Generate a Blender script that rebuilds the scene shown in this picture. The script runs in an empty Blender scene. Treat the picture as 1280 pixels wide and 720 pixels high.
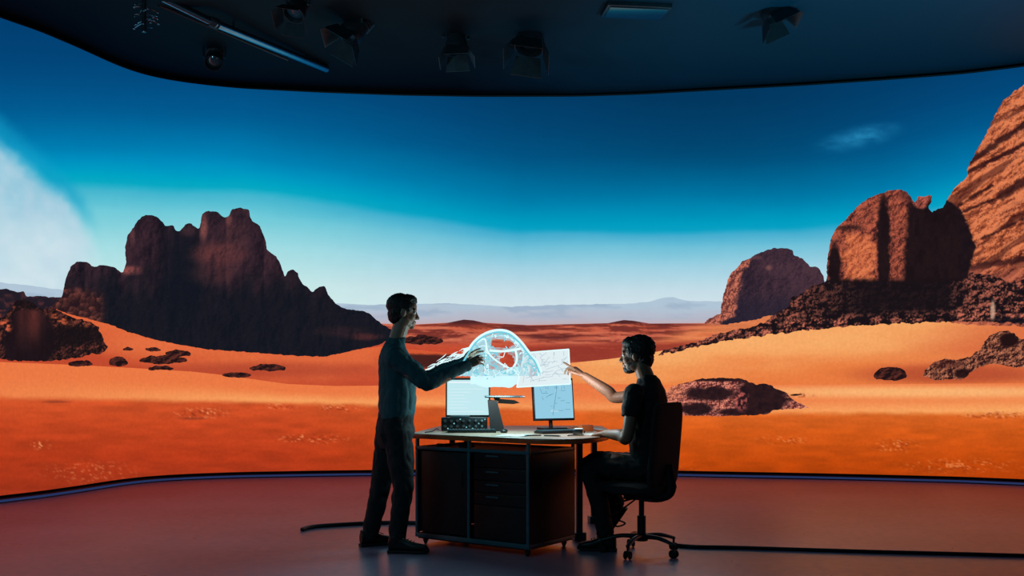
import bpy, bmesh, math, random
import numpy as np
from mathutils import Vector, Matrix
from mathutils.geometry import delaunay_2d_cdt

random.seed(7)
scene = bpy.context.scene
COL = scene.collection
CAM_H = 1.22          # camera height in metres
F = 1280.0            # focal length of the photograph in pixels
HOR = 470.0           # row of the camera's eye level
WALL_TOP = 4.67
WALL_BOT = 0.07


def at(px, py, d):
    """photo pixel + distance from the camera plane -> point in the room"""
    return Vector(((px - 640.0) * d / F, d, CAM_H + (HOR - py) * d / F))


# ------------------------------------------------------------------ objects
def link(o, parent=None):
    COL.objects.link(o)
    if parent is not None:
        o.parent = parent
        o.matrix_parent_inverse = Matrix.Translation(-parent.location) if parent.type == 'EMPTY' else Matrix.Identity(4)
    return o


def empty(name, loc=(0, 0, 0)):
    o = bpy.data.objects.new(name, None)
    o.empty_display_size = 0.1
    o.location = loc
    COL.objects.link(o)
    return o


def tag(o, label=None, cat=None, group=None, kind=None):
    if label: o['label'] = label
    if cat: o['category'] = cat
    if group: o['group'] = group
    if kind: o['kind'] = kind
    return o


def mesh_obj(name, verts, faces, mat=None, parent=None, smooth=True):
    me = bpy.data.meshes.new(name)
    me.from_pydata([tuple(v) for v in verts], [], [tuple(f) for f in faces])
    me.validate()
    if smooth:
        me.shade_smooth()
    o = bpy.data.objects.new(name, me)
    if mat: me.materials.append(mat)
    return link(o, parent)


def srgb(c):
    c = np.asarray(c, dtype=np.float64)
    if c.max() > 1.5: c = c / 255.0
    return np.where(c <= 0.04045, c / 12.92, ((np.maximum(c, 0) + 0.055) / 1.055) ** 2.4)


# ------------------------------------------------------------------ noise
def _hash(ix, iy, seed):
    h = (ix.astype(np.int64) * 374761393 + iy.astype(np.int64) * 668265263 + seed * 974711) & 0xFFFFFFFF
    h = ((h ^ (h >> 13)) * 1274126177) & 0xFFFFFFFF
    h = ((h ^ (h >> 16)) * 2246822519) & 0xFFFFFFFF
    return ((h ^ (h >> 15)) & 0xFFFFFF) / float(0xFFFFFF)


def vnoise(x, y, seed=0):
    ix = np.floor(x); iy = np.floor(y)
    fx = x - ix; fy = y - iy
    fx = fx * fx * fx * (fx * (fx * 6 - 15) + 10); fy = fy * fy * fy * (fy * (fy * 6 - 15) + 10)
    a = _hash(ix, iy, seed); b = _hash(ix + 1, iy, seed)
    c = _hash(ix, iy + 1, seed); d = _hash(ix + 1, iy + 1, seed)
    return (a * (1 - fx) + b * fx) * (1 - fy) + (c * (1 - fx) + d * fx) * fy


def fbm(x, y, seed=0, octaves=4, gain=0.5):
    s = np.zeros_like(np.asarray(x, dtype=float)); amp = 1.0; tot = 0.0
    for o in range(octaves):
        s = s + amp * vnoise(x, y, seed + o * 17); tot += amp
        amp *= gain; x = x * 2.03 + 3.7; y = y * 2.03 + 1.3
    return s / tot


def worley(x, y, seed=0):
    """rounded boulder height, random value of the cell"""
    ix = np.floor(x); iy = np.floor(y)
    best = np.full_like(x, 9.0); val = np.zeros_like(x)
    for dx in (-1, 0, 1):
        for dy in (-1, 0, 1):
            cx = ix + dx; cy = iy + dy
            px = cx + 0.15 + 0.7 * _hash(cx, cy, seed); py = cy + 0.15 + 0.7 * _hash(cx, cy, seed + 5)
            d = (x - px) ** 2 + (y - py) ** 2
            v = _hash(cx, cy, seed + 9)
            m = d < best
            best = np.where(m, d, best); val = np.where(m, v, val)
    return np.sqrt(np.maximum(0.0, 1.0 - best)), val


def sstep(a, b, x):
    t = np.clip((x - a) / (b - a), 0, 1)
    return t * t * (3 - 2 * t)


def mix(a, b, t):
    t = np.asarray(t)[:, None]
    return np.asarray(a, dtype=float) * (1 - t) + np.asarray(b, dtype=float) * t


def ramp(x, stops):
    xs = [s[0] for s in stops]
    return np.stack([np.interp(x, xs, [s[1][k] for s in stops]) for k in range(3)], axis=1)


def blob(x, y, cx, cy, rx, ry, soft=0.5):
    d = np.sqrt(((x - cx) / rx) ** 2 + ((y - cy) / ry) ** 2)
    return 1 - sstep(1 - soft, 1 + soft, d)


def relief(hf, x, y, e=0.7, k=1.0, lx=-0.62, ly=-0.55, lz=0.55):
    h0 = hf(x, y); gx = (hf(x + e, y) - h0) / e * k; gy = (hf(x, y + e) - h0) / e * k
    n = np.sqrt(gx * gx + gy * gy + 1)
    return np.clip((-gx * lx - gy * ly + lz) / n, 0, 1)


# ------------------------------------------------------------------ plan of the curved screen
PLAN_PX = [-560, -380, -220, -110, 0, 50, 100, 150, 180, 215, 250, 300, 400, 500, 600, 720, 800, 900, 1000, 1100, 1200, 1280, 1437, 1721, 2080]
PLAN_D = [6.0, 7.0, 8.1, 9.0, 9.86, 10.25, 10.78, 11.42, 11.73, 11.96, 12.12, 12.29, 12.47, 12.60, 12.66, 12.65, 12.56, 12.36, 12.18, 11.96, 11.72, 11.43, 10.6, 9.0, 7.2]
PLAN_X = [(p - 640) * d / F for p, d in zip(PLAN_PX, PLAN_D)]


def _smooth_tab(px, v, n=2700):
    xs = np.linspace(px[0], px[-1], n)
    y = np.interp(xs, px, v)
    k = np.ones(25) / 25.0
    for _ in range(3):
        yp = np.concatenate([np.full(12, y[0]) , y, np.full(12, y[-1])])
        y = np.convolve(yp, k, mode='valid')
    return xs, y


_TX, _TD = _smooth_tab(PLAN_PX, PLAN_D)


def wall_d(px):
    return np.interp(px, _TX, _TD)


def wall_pts(px, py, off=0.0):
    """points of the screen surface; off = metres in front of the panels"""
    d = wall_d(px)
    X = (px - 640.0) * d / F
    z = CAM_H + (HOR - py) * d / F
    # normal of the plan curve, facing the stage
    e = 2.0
    d2 = wall_d(px + e); d1 = wall_d(px - e)
    tx = (px + e - 640) * d2 / F - (px - e - 640) * d1 / F; ty = d2 - d1
    l = np.sqrt(tx * tx + ty * ty) + 1e-9
    nx = ty / l; ny = -tx / l
    return np.stack([X + nx * off, d + ny * off, z], axis=1)


def y_top(px): return HOR - (WALL_TOP - CAM_H) * F / wall_d(px)
def y_bot(px): return HOR + (CAM_H - WALL_BOT) * F / wall_d(px)


# ------------------------------------------------------------------ materials
def new_mat(name):
    m = bpy.data.materials.new(name); m.use_nodes = True
    nt = m.node_tree; nt.nodes.clear()
    out = nt.nodes.new('ShaderNodeOutputMaterial')
    return m, nt, out


def surf(name, color, rough=0.6, metal=0.0, var=0.15, scale=20.0, bump=0.0, spec=0.5, coat=0.0, stretch=(1, 1, 1), emit=None, emit_s=0.0):
    """procedural surface: base colour broken up by noise, optional bump"""
    m, nt, out = new_mat(name)
    N = nt.nodes.new; L = nt.links.new
    b = N('ShaderNodeBsdfPrincipled')
    tc = N('ShaderNodeTexCoord'); mp = N('ShaderNodeMapping'); mp.inputs['Scale'].default_value = stretch
    L(tc.outputs['Object'], mp.inputs[0])
    nz = N('ShaderNodeTexNoise'); nz.inputs['Scale'].default_value = scale; nz.inputs['Detail'].default_value = 4
    L(mp.outputs[0], nz.inputs['Vector'])
    rp = N('ShaderNodeValToRGB')
    c = srgb(color)
    rp.color_ramp.elements[0].position = 0.3; rp.color_ramp.elements[1].position = 0.7
    rp.color_ramp.elements[0].color = (*(c * (1 - var)), 1); rp.color_ramp.elements[1].color = (*np.minimum(c * (1 + var), 1), 1)
    L(nz.outputs['Fac'], rp.inputs[0]); L(rp.outputs[0], b.inputs['Base Color'])
    b.inputs['Roughness'].default_value = rough; b.inputs['Metallic'].default_value = metal
    b.inputs['Specular IOR Level'].default_value = spec
    b.inputs['Coat Weight'].default_value = coat
    if emit is not None:
        b.inputs['Emission Color'].default_value = (*srgb(emit), 1); b.inputs['Emission Strength'].default_value = emit_s
    if bump:
        bp = N('ShaderNodeBump'); bp.inputs['Strength'].default_value = bump; bp.inputs['Distance'].default_value = 0.01
        L(nz.outputs['Fac'], bp.inputs['Height']); L(bp.outputs[0], b.inputs['Normal'])
    L(b.outputs[0], out.inputs[0])
    return m


def screen_mat(name, grain=0.2, scale=40.0):
    m, nt, out = new_mat(name)
    N = nt.nodes.new; L = nt.links.new
    a = N('ShaderNodeAttribute'); a.attribute_name = 'picture'
    tc = N('ShaderNodeTexCoord')
    nz = N('ShaderNodeTexNoise'); nz.inputs['Scale'].default_value = scale; nz.inputs['Detail'].default_value = 3
    L(tc.outputs['Object'], nz.inputs['Vector'])
    mr = N('ShaderNodeMapRange'); mr.inputs['From Min'].default_value = 0.25; mr.inputs['From Max'].default_value = 0.75
    mr.inputs['To Min'].default_value = 1 - grain; mr.inputs['To Max'].default_value = 1 + grain
    L(nz.outputs['Fac'], mr.inputs['Value'])
    vm = N('ShaderNodeVectorMath'); vm.operation = 'SCALE'
    L(a.outputs['Color'], vm.inputs[0]); L(mr.outputs[0], vm.inputs['Scale'])
    e = N('ShaderNodeEmission'); e.inputs['Strength'].default_value = 1.0
    L(vm.outputs[0], e.inputs['Color']); L(e.outputs[0], out.inputs[0])
    m.cycles.emission_sampling = 'NONE'
    return m


MAT_SKY = screen_mat('screen_sky', 0.015, 6.0)
MAT_SAND = screen_mat('screen_sand', 0.07, 30.0)
MAT_ROCK = screen_mat('screen_rock', 0.13, 38.0)
MAT_BLACK = surf('matte_black_panel', (10, 11, 13), 0.7, var=0.3)


def set_picture(o, rgb):
    lin = srgb(np.clip(rgb, 0, 255) / 255.0 * 0.99999)
    a = o.data.color_attributes.new('picture', 'FLOAT_COLOR', 'POINT')
    buf = np.ones((len(o.data.vertices), 4), dtype=np.float32); buf[:, :3] = lin
    a.data.foreach_set('color', buf.ravel())


def strip_part(name, top, bot, paint, off, parent, mat, x0=-540, x1=2060, step=2.4, rows=60, label=None):
    """picture area between two curves of the screen"""
    inside = np.arange(max(x0, -20), min(x1, 1300) + step, step)
    left = np.arange(x0, max(x0, -20), 12.0) if x0 < -20 else np.array([])
    right = np.arange(min(x1, 1300) + step + 2, x1, 12.0) if x1 > 1300 else np.array([])
    xs = np.concatenate([left, inside, right]); n = len(xs)
    t = np.linspace(0, 1, rows)
    yt = np.maximum(np.broadcast_to(top(xs), xs.shape), y_top(xs)); yb = np.minimum(np.broadcast_to(bot(xs), xs.shape), y_bot(xs))
    PX = np.repeat(xs, rows); PY = (yt[:, None] + (yb - yt)[:, None] * t[None, :]).ravel()
    v = wall_pts(PX, PY, off)
    i = np.arange(n - 1)[:, None] * rows + np.arange(rows - 1)[None, :]
    i = i.ravel()
    f = np.stack([i, i + 1, i + rows + 1, i + rows], axis=1)
    o = mesh_obj(name, v.tolist(), f.tolist(), mat, parent)
    set_picture(o, paint(PX, PY))
    if label: o['label'] = label
    return o


def rough_poly(pts, amp=1.0, step=1.6, seed=0, freq=0.22):
    out = []
    n = len(pts)
    for i in range(n):
        a = pts[i]; b = pts[(i + 1) % n]
        l = math.hypot(b[0] - a[0], b[1] - a[1]); m = max(1, int(l / step))
        for k in range(m):
            t = k / m
            out.append((a[0] + (b[0] - a[0]) * t, a[1] + (b[1] - a[1]) * t))
    x = np.array([p[0] for p in out]); y = np.array([p[1] for p in out])
    # round the corners a little
    for _ in range(2):
        x = 0.25 * np.roll(x, 1) + 0.5 * x + 0.25 * np.roll(x, -1); y = 0.25 * np.roll(y, 1) + 0.5 * y + 0.25 * np.roll(y, -1)
    dx = (fbm(x * freq, y * freq, seed, 3, 0.5) - 0.5) * 2 * amp * 1.7
    dy = (fbm(x * freq + 40, y * freq, seed + 3, 3, 0.5) - 0.5) * 2 * amp * 1.6
    return np.stack([x + dx, y + dy], axis=1)


def rock_part(name, pts, paint, off, parent, amp=1.0, spacing=1.6, seed=0, label=None, mat=None, freq=0.22):
    pl = rough_poly(pts, amp, spacing, seed, freq)
    x0, y0 = pl.min(0); x1, y1 = pl.max(0)
    gx, gy = np.meshgrid(np.arange(x0, x1, spacing), np.arange(y0, y1, spacing * 0.9))
    gx = gx + (np.arange(gx.shape[0]) % 2)[:, None] * spacing * 0.5
    g = np.stack([gx.ravel(), gy.ravel()], axis=1)
    # keep interior points only (even-odd rule)
    ins = np.zeros(len(g), bool)
    j = len(pl) - 1
    for i in range(len(pl)):
        xi, yi = pl[i]; xj, yj = pl[j]
        if yi != yj:
            c = ((yi > g[:, 1]) != (yj > g[:, 1])) & (g[:, 0] < (xj - xi) * (g[:, 1] - yi) / (yj - yi) + xi)
            ins ^= c
        j = i
    g = g[ins]
    pts2 = [Vector((float(p[0]), float(p[1]))) for p in pl] + [Vector((float(p[0]), float(p[1]))) for p in g]
    n = len(pl)
    r = delaunay_2d_cdt(pts2, [], [list(range(n))], 1, 1e-4)
    v2 = np.array([(p.x, p.y) for p in r[0]])
    o = mesh_obj(name, wall_pts(v2[:, 0], v2[:, 1], off).tolist(), [tuple(reversed(f)) for f in r[2]], mat or MAT_ROCK, parent)
    set_picture(o, paint(v2[:, 0], v2[:, 1]))
    if label: o['label'] = label
    return o


# ------------------------------------------------------------------ the LED wall and its picture
led = empty('video_screen', (0.3, 12.6, 0))
tag(led, 'huge curved video wall showing an orange desert with red rocks under a blue sky', 'screen')

# shell behind the picture (the panels' dark carcass with a rim on top)
xs = np.linspace(-556, 2076, 240)
front = wall_pts(xs, np.full_like(xs, HOR), -0.004); back = wall_pts(xs, np.full_like(xs, HOR), -0.12)
V = []; Fc = []
for k in range(len(xs)):
    for p, z in ((front[k], WALL_BOT), (front[k], WALL_TOP + 0.02), (back[k], WALL_TOP + 0.02), (back[k], WALL_BOT)):
        V.append((p[0], p[1], z))
for k in range(len(xs) - 1):
    for a in range(4):
        b = (a + 1) % 4
        Fc.append((k * 4 + a, k * 4 + b, (k + 1) * 4 + b, (k + 1) * 4 + a))
Fc += [(3, 2, 1, 0), tuple(len(V) - 4 + i for i in range(4))]
mesh_obj('panel_carcass', V, Fc, MAT_BLACK, led, smooth=False)['label'] = 'black carcass behind the lit panels'


def p_sky(x, y):
    # the bright band above the horizon haze sinks towards the middle of the wall
    ys = np.interp(x, [-300, 0, 100, 300, 430, 540, 600, 650, 850, 1000, 1100, 1200, 1300, 1500], [222, 228, 230, 236, 254, 271, 282, 289, 289, 286, 276, 252, 232, 215])
    ys = ys + (fbm(x / 120, y / 25, 3) - 0.5) * 7
    u = y - ys
    u = np.where(u > 0, u * 95.0 / (385 - ys), u)
    c = ramp(u, [(-230, (2, 56, 102)), (-165, (2, 64, 110)), (-130, (2, 72, 120)), (-92, (1, 86, 135)), (-42, (0, 122, 168)), (-10, (0, 156, 192)), (-2, (8, 160, 195)), (5, (66, 172, 206)),
                 (20, (112, 192, 216)), (45, (160, 209, 226)), (75, (198, 221, 231)), (100, (212, 228, 235))])
    c = c * np.stack([np.ones_like(x), 1 + 0.05 * (1 - sstep(300, 620, x)), 1 + 0.07 * (1 - sstep(250, 650, x)) * (1 - sstep(-30, 0, u)) + 0.02 * sstep(1000, 1250, x) * (1 - sstep(-40, 0, u))], axis=1)
    c *= (1 - 0.13 * np.exp(-((x - 870) / 210) ** 2) * (1 - sstep(-110, -20, u)))[:, None]
    # bright cloud wedge at the left
    edge = np.interp(x, [-500, -100, 0, 40, 85, 115, 150], [60, 130, 172, 206, 244, 285, 370]) + (fbm(x / 16, y / 16, 21) - 0.5) * 14
    w = sstep(-8, 26, y - edge) * (1 - sstep(95, 150, x + (y - 250) * 0.1))
    band = sstep(-38, -6, y - edge) * (1 - sstep(100, 170, x)) * (1 - sstep(235, 300, y))
    c = mix(c, (22, 160, 200), band * 0.62)
    cl = mix((168, 203, 222), (214, 229, 237), fbm(x / 30, y / 22, 5) * 0.5 + sstep(240, 330, y) * 0.5)
    c = mix(c, cl, w * (0.78 + 0.2 * fbm(x / 12, y / 18, 8)))
    # small wisp at the right
    wd = blob(x, y + (x - 1078) * 0.22, 1074, 171, 34, 10, 0.95) * fbm(x / 16, y / 5, 12, 4, 0.6)
    c = mix(c, (52, 158, 205), np.clip(wd * 0.9, 0, 0.7))
    return c


strip_part('sky', lambda x: y_top(x), lambda x: np.full_like(x, 412.0), p_sky, 0.0, led, MAT_SKY, rows=130, step=3.0, label='blue desert sky fading to white at the horizon')


def mtn_top(x):
    b = np.interp(x, [-560, 0, 30, 75, 120, 440, 470, 510, 560, 640, 700, 780, 812, 826, 836, 842, 850, 862, 880, 920, 1000, 2080],
                  [352, 353, 356, 362, 372, 380, 381, 380, 379, 383.5, 381, 380, 377, 373, 372, 371.5, 374, 376.5, 376.5, 377, 380, 380])
    return b + (fbm(x / 9, x * 0, 31) - 0.5) * 1.6


def p_mtn(x, y):
    c = mix((176, 197, 214), (184, 182, 196), sstep(380, 404, y + (fbm(x / 60, y / 6, 41) - 0.5) * 10))
    c = mix(c, (152, 172, 196), sstep(0.5, 0.72, fbm(x / 50, y / 8, 44)) * 0.6 * (1 - sstep(392, 402, y)))
    c = mix(c, (200, 168, 170), sstep(398, 407, y) * 0.6)
    return c


strip_part('distant_mountain', mtn_top, lambda x: np.full_like(x, 412.0), p_mtn, 0.003, led, MAT_SKY, rows=16, label='pale hazy mountain range on the picture horizon')


def plain_top(x):
    return np.interp(x, [-560, 60, 100, 440, 520, 560, 572, 580, 592, 605, 660, 760, 772, 780, 792, 812, 880, 900, 930, 980, 1020, 2080],
                     [384, 384, 386, 404, 405.5, 403.5, 401, 399.5, 400.5, 403.5, 406.5, 404, 401.5, 400, 401, 404.5, 404, 399, 394, 384, 376, 376])


def p_plain(x, y):
    n = fbm(x / 46, y / 3.2, 51, 4, 0.6)
    c = mix((186, 86, 66), (208, 112, 84), sstep(0.45, 0.75, n))
    c = mix(c, (112, 46, 40), sstep(0.53, 0.40, n) * 0.9 * (1 - sstep(424, 432, y)))
    c = mix(c, (78, 38, 40), blob(x, y, 580, 402, 26, 3.4, 0.5) + blob(x, y, 784, 402, 22, 3, 0.5) * 0.9)
    c = mix(c, (92, 38, 38), blob(x, y, 690, 421, 34, 3.4, 0.5) * 0.9 + blob(x, y, 655, 410, 36, 2, 0.5) * 0.8 + blob(x, y, 860, 406, 50, 1.6, 0.5) * .6)
    c = mix(c, (196, 74, 48), sstep(425, 436, y) * (1 - sstep(640, 700, x)))
    c = mix(c, (232, 135, 82), sstep(840, 900, x + (y - 410) * 3) * 0.8)
    # broad red shadow in front of the dune
    c = mix(c, (142, 50, 40), sstep(428, 436, y + (x - 700) * 0.03) * sstep(610, 680, x) * 0.85)
    c = mix(c, (206, 92, 60), sstep(0.6, 0.8, fbm(x / 30, y / 2.5, 58)) * sstep(405, 409, y) * 0.5)
    return c


strip_part('desert_plain', plain_top, lambda x: np.full_like(x, 470.0), p_plain, 0.006, led, MAT_SAND, rows=50, label='flat red desert plain with dark streaks')


def ldune_top(x):
    return np.interp(x, [-560, 0, 60, 110, 130, 160, 190, 225, 262, 310, 360, 405, 432, 450, 478, 520, 600, 660], [378, 380, 382, 390, 400, 414, 424, 431, 437, 440, 444, 446, 440, 436, 433, 437, 446, 470])


def p_ldune(x, y):
    c = mix((222, 104, 60), (192, 74, 46), sstep(0, 55, y - ldune_top(x) + (fbm(x / 50, y / 12, 61) - .5) * 22))
    c = mix(c, (228, 112, 66), blob(x, y, 180, 432, 60, 10, 0.8) * 0.7)
    c = mix(c, (160, 58, 42), blob(x, y, 330, 462, 140, 9, 0.6) * 0.5)
    c = mix(c, (198, 76, 46), sstep(455, 500, x) * 0.6)
    wv = (fbm(x / 16, y / 4, 63) - .5) * 9
    c = mix(c, (64, 30, 29), sstep(443, 447, y + wv * .7 + (560 - x) * .05) * (1 - sstep(455, 462, y + wv + (x - 545) * 0.06)) * sstep(496, 512, x) * (1 - sstep(598, 630, x)) * 0.95)
    c = mix(c, (222, 104, 54), sstep(462, 474, y) * sstep(470, 520, x) * 0.7)
    return c


strip_part('sand_dune', ldune_top, lambda x: np.full_like(x, 505.0), p_ldune, 0.009, led, MAT_SAND, x1=660, rows=50, label='orange dune below the dark rock massif')


def rdune_top(x):
    return np.interp(x, [640, 700, 760, 800, 830, 865, 900, 950, 1000, 1060, 1130, 1210, 1280, 2080], [474, 455, 449, 443.5, 438, 431, 425.5, 418.5, 413, 407.5, 403, 401.2, 404, 410])


def p_rdune(x, y):
    t = y - rdune_top(x)
    c = mix((244, 166, 100), (232, 124, 64), sstep(4, 60, t + (fbm(x / 70, y / 14, 71) - .5) * 30))
    c = mix(c, (250, 180, 112), blob(x, y, 1000, 432, 170, 13, 0.9) * 0.55)
    c = mix(c, (214, 104, 62), sstep(1090, 1250, x + (y - 430) * 1.5) * 0.85 * (1 - sstep(470, 484, y)))
    c = mix(c, (176, 74, 46), blob(x, y, 1190, 468, 110, 11, 0.55) * 0.75)
    c = mix(c, (236, 140, 78), blob(x, y, 1150, 447, 75, 7, 0.7) * 0.5)
    c = mix(c, (222, 108, 56), (1 - sstep(640, 760, x)) * 0.85)
    return c


strip_part('sand_dune', rdune_top, lambda x: np.full_like(x, 530.0), p_rdune, 0.012, led, MAT_SAND, x0=640, rows=60, label='bright sunlit dune with a low crest at the right')


def fg_top(x):
    return np.interp(x, [-560, 0, 90, 165, 240, 290, 330, 360, 420, 480, 560, 640, 760, 860, 960, 1280, 2080], [448, 452.5, 456, 460, 464.5, 470, 476, 480, 482.5, 482, 478, 478, 480, 482, 481, 479, 478])


def p_fg(x, y):
    edge = np.interp(x, [-300, 0, 200, 480, 660, 850, 1000, 1280, 1600], [498, 498, 501, 507, 512, 515, 517, 518, 518]) + (fbm(x / 22, y / 5, 83) - 0.5) * 3.2
    lit = mix((234, 120, 68), (250, 170, 100), sstep(0.3, 1.0, np.clip((y - fg_top(x)) / np.maximum(edge - fg_top(x), 1), 0, 1)) * np.interp(x, [0, 150, 350, 700, 900, 1280], [0.15, 0.45, 0.95, 0.6, 0.7, 1.0]))
    lit = mix(lit, (252, 190, 122), blob(x, y, 1150, 490, 260, 7, 0.8) * 0.8)
    low_l = ramp(y, [(496, (208, 84, 42)), (530, (196, 70, 33)), (570, (178, 57, 26)), (632, (156, 48, 25))])
    low_r = ramp(y, [(510, (220, 105, 42)), (540, (208, 88, 25)), (575, (190, 72, 14)), (612, (166, 57, 8))])
    low = mix(low_l, low_r, sstep(300, 860, x))
    low *= (1 + (fbm(x / 34, y / 7, 85) - 0.5) * 0.22)[:, None]
    c = mix(lit, low, sstep(-5, 4, y - edge))
    # footprints and pebbles
    for cx, cy, rx, ry, s in ((250, 516, 28, 6, 1), (350, 508, 18, 3, 1), (425, 510, 22, 4, 1), (390, 548, 36, 5, 1), (50, 556, 10, 5, 1), (110, 590, 50, 12, .5), (1245, 519, 40, 4, 1), (1120, 557, 24, 7, .8),
                              (1200, 582, 60, 8, .7), (980, 550, 30, 5, .6), (1000, 494, 14, 3, 1), (585, 552, 30, 5, .7), (830, 590, 40, 6, .5)):
        m = blob(x, y, cx, cy, rx, ry, 0.7) * s
        n = fbm(x / 3.2, y / 1.6, 91)
        c = mix(c, (246, 160, 104), m * sstep(0.60, 0.74, n) * 0.8); c = mix(c, (138, 48, 26), m * sstep(0.42, 0.3, n) * 0.7)
    c = mix(c, (120, 50, 36), blob(x, y, 68, 502, 16, 1.4, 0.6) * 0.7 + blob(x, y, 240, 523, 18, 1.5, .6) * .6)
    return c


strip_part('sand_flat', fg_top, lambda x: np.full_like(x, 900.0), p_fg, 0.015, led, MAT_SAND, rows=80, step=2.2, label='flat orange foreground sand with scattered footprints')


# --- rocks of the picture
def p_massif(x, y):
    pil = [(60, 104), (104, 150), (150, 209), (209, 224), (224, 253), (249, 284), (283, 344), (330, 358), (356, 380), (380, 418), (418, 482)]
    h = np.full_like(x, 0.5)
    for a, b in pil:
        m = (x >= a) & (x < b)
        h = np.where(m, (x - a) / (b - a), h)
    warp = fbm(x / 14, y / 26, 101)
    st = fbm(x / 4.5, y / 20, 103, 4, 0.6)
    hf = lambda u, w: 7.0 * fbm(u / 16, w / 22, 105, 4, 0.5)
    r = relief(hf, x, y, 0.8, 1.6)
    lum = 0.25 + 0.75 * np.clip(1 - h * 1.1, 0, 1) * 0.6 + 0.55 * (st - 0.5) + 0.35 * (warp - 0.5) + 0.55 * (r - 0.4)
    lum = np.clip(lum, 0, 1)
    c = mix((22, 19, 29), (72, 45, 53), lum)
    deep = sstep(322, 378, y + (warp - 0.5) * 50)
    c = mix(c, mix((15, 20, 29), (33, 29, 38), np.clip(st * 0.7 + 0.5 * (r - 0.3), 0, 1)), deep)
    core = blob(x, y, 228, 335, 26, 60, 0.7)
    c = mix(c, (17, 22, 32), core * 0.85)
    for cx, cy, rx, ry, s, col in ((162, 338, 13, 5, .9, (148, 78, 74)), (254, 285, 4.5, 15, .7, (150, 84, 78)), (272, 318, 30, 13, .75, (104, 56, 56)), (268, 342, 26, 14, .4, (92, 52, 54)), (286, 275, 4, 7, .7, (126, 72, 70)),
                                   (235, 288, 9, 7, .35, (108, 62, 64)), (164, 295, 3, 12, .5, (112, 66, 68)), (96, 366, 6, 5, .8, (150, 78, 70)), (88, 330, 8, 16, .3, (96, 58, 60)), (292, 300, 16, 24, .3, (96, 56, 58)),
                                   (455, 421, 20, 4, .5, (110, 52, 48)), (425, 414, 30, 6, .3, (84, 46, 48))):
        c = mix(c, col, blob(x, y, cx, cy, rx, ry, 0.6) * s * np.clip(0.4 + 1.1 * r, 0, 1))
    # rubble at the left foot
    wv, cv = worley(x / 7, y / 6, 107)
    m = sstep(352, 372, y + (95 - x) * 0.2) * (1 - sstep(118, 136, x))
    c = mix(c, mix((44, 24, 28), (160, 82, 66), np.clip((relief(lambda u, w: 4 * worley(u / 7, w / 6, 107)[0], x, y, .6, 1.2) - .2) * 1.4 * cv, 0, 1)), m * 0.8)
    return c


MASSIF = [(62, 384), (76, 371), (80, 352), (86, 334), (93, 327), (107, 328), (116, 334), (124, 331), (140, 334), (152, 341), (156, 330), (155, 310), (158, 293), (164, 286), (172, 274), (181, 269), (193, 270), (203, 278), (207, 284),
          (215, 281), (221, 290), (227, 287), (232, 280), (239, 279), (247, 287), (250, 283), (252, 268), (258, 264), (271, 265), (281, 273), (286, 270), (290, 262), (300, 260), (311, 262), (314, 275), (325, 283), (331, 297), (334, 313),
          (344, 319), (352, 333), (356, 347), (360, 339), (366, 337), (372, 341), (377, 355), (385, 359), (390, 366), (396, 360), (406, 358), (411, 369), (422, 382), (434, 387), (449, 388), (461, 391), (470, 400), (482, 408), (490, 414),
          (490, 424), (470, 432), (450, 436), (432, 440), (405, 446), (360, 444), (310, 440), (262, 437), (225, 431), (190, 424), (160, 415), (134, 405), (120, 402), (100, 396), (80, 392)]
rock_part('rock_formation', MASSIF, p_massif, 0.018, led, amp=0.7, spacing=1.5, seed=5, label='dark towering rock massif with stubby pillars at the left')


def p_ridge(x, y):
    n = fbm(x / 7, y / 5, 111)
    c = mix((34, 28, 38), (66, 40, 46), sstep(.4, .7, n))
    return mix(c, (124, 56, 48), sstep(375, 392, y) * sstep(0.5, 0.7, n))


rock_part('rock_ridge', [(-90, 372), (-40, 358), (0, 361), (8, 362), (20, 366), (28, 364), (32, 371), (45, 370), (62, 372), (76, 371), (70, 384), (66, 400), (60, 412), (-90, 412)], p_ridge, 0.017, led, amp=0.9, spacing=1.7, seed=8, label='low dark ridge at the far left horizon')


def p_outcrop(x, y):
    hf = lambda u, w: 3 * worley(u / 9 + 1.5 * fbm(u / 9, w / 9, 122), w / 8, 121)[0] + 6 * fbm(u / 7, w / 6, 123)
    r = relief(hf, x, y, 0.7, 1.1)
    _, cv = worley(x / 9, y / 8, 121)
    c = mix((26, 18, 22), (166, 82, 62), np.clip((r - 0.42) * 1.5, 0, 1) * (0.35 + 0.75 * cv))
    dome = blob(x, y, 34, 424, 33, 40, 0.12) * sstep(384, 390, y)
    dc = mix((30, 20, 25), (96, 46, 42), np.exp(-((x - 40) / 10) ** 2) * (1 - sstep(400, 445, y)) * 0.8 + np.exp(-((x - 24) / 6) ** 2) * 0.35 * (1 - sstep(400, 450, y)))
    dc *= (0.85 + 0.3 * fbm(x / 5, y / 12, 127))[:, None]
    c = mix(c, dc, dome)
    c = mix(c, (24, 18, 22), blob(x, y, 90, 420, 36, 13, 0.4) * 0.85 + blob(x, y, 36, 379, 20, 7, .4) * .7)
    c = mix(c, (216, 100, 62), sstep(0.56, 0.68, fbm(x / 11, y / 4, 129)) * sstep(55, 70, x) * (1 - sstep(402, 412, y)) * 0.85)
    c = mix(c, (210, 96, 64), blob(x, y, 4, 408, 8, 9, .5) * sstep(.45, .6, fbm(x / 4, y / 4, 128)))
    return c


rock_part('rock_outcrop', [(-70, 395), (0, 398), (10, 388), (18, 376), (30, 374), (42, 381), (52, 388), (62, 384), (78, 392), (92, 398), (110, 402), (121, 408), (124, 418), (128, 428), (134, 433), (128, 440), (100, 446), (78, 450),
          (52, 452), (20, 451), (0, 449), (-70, 446)], p_outcrop, 0.021, led, amp=1.4, spacing=1.5, seed=12, label='shadowed rocky outcrop with a rounded dome at the left edge')


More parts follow.
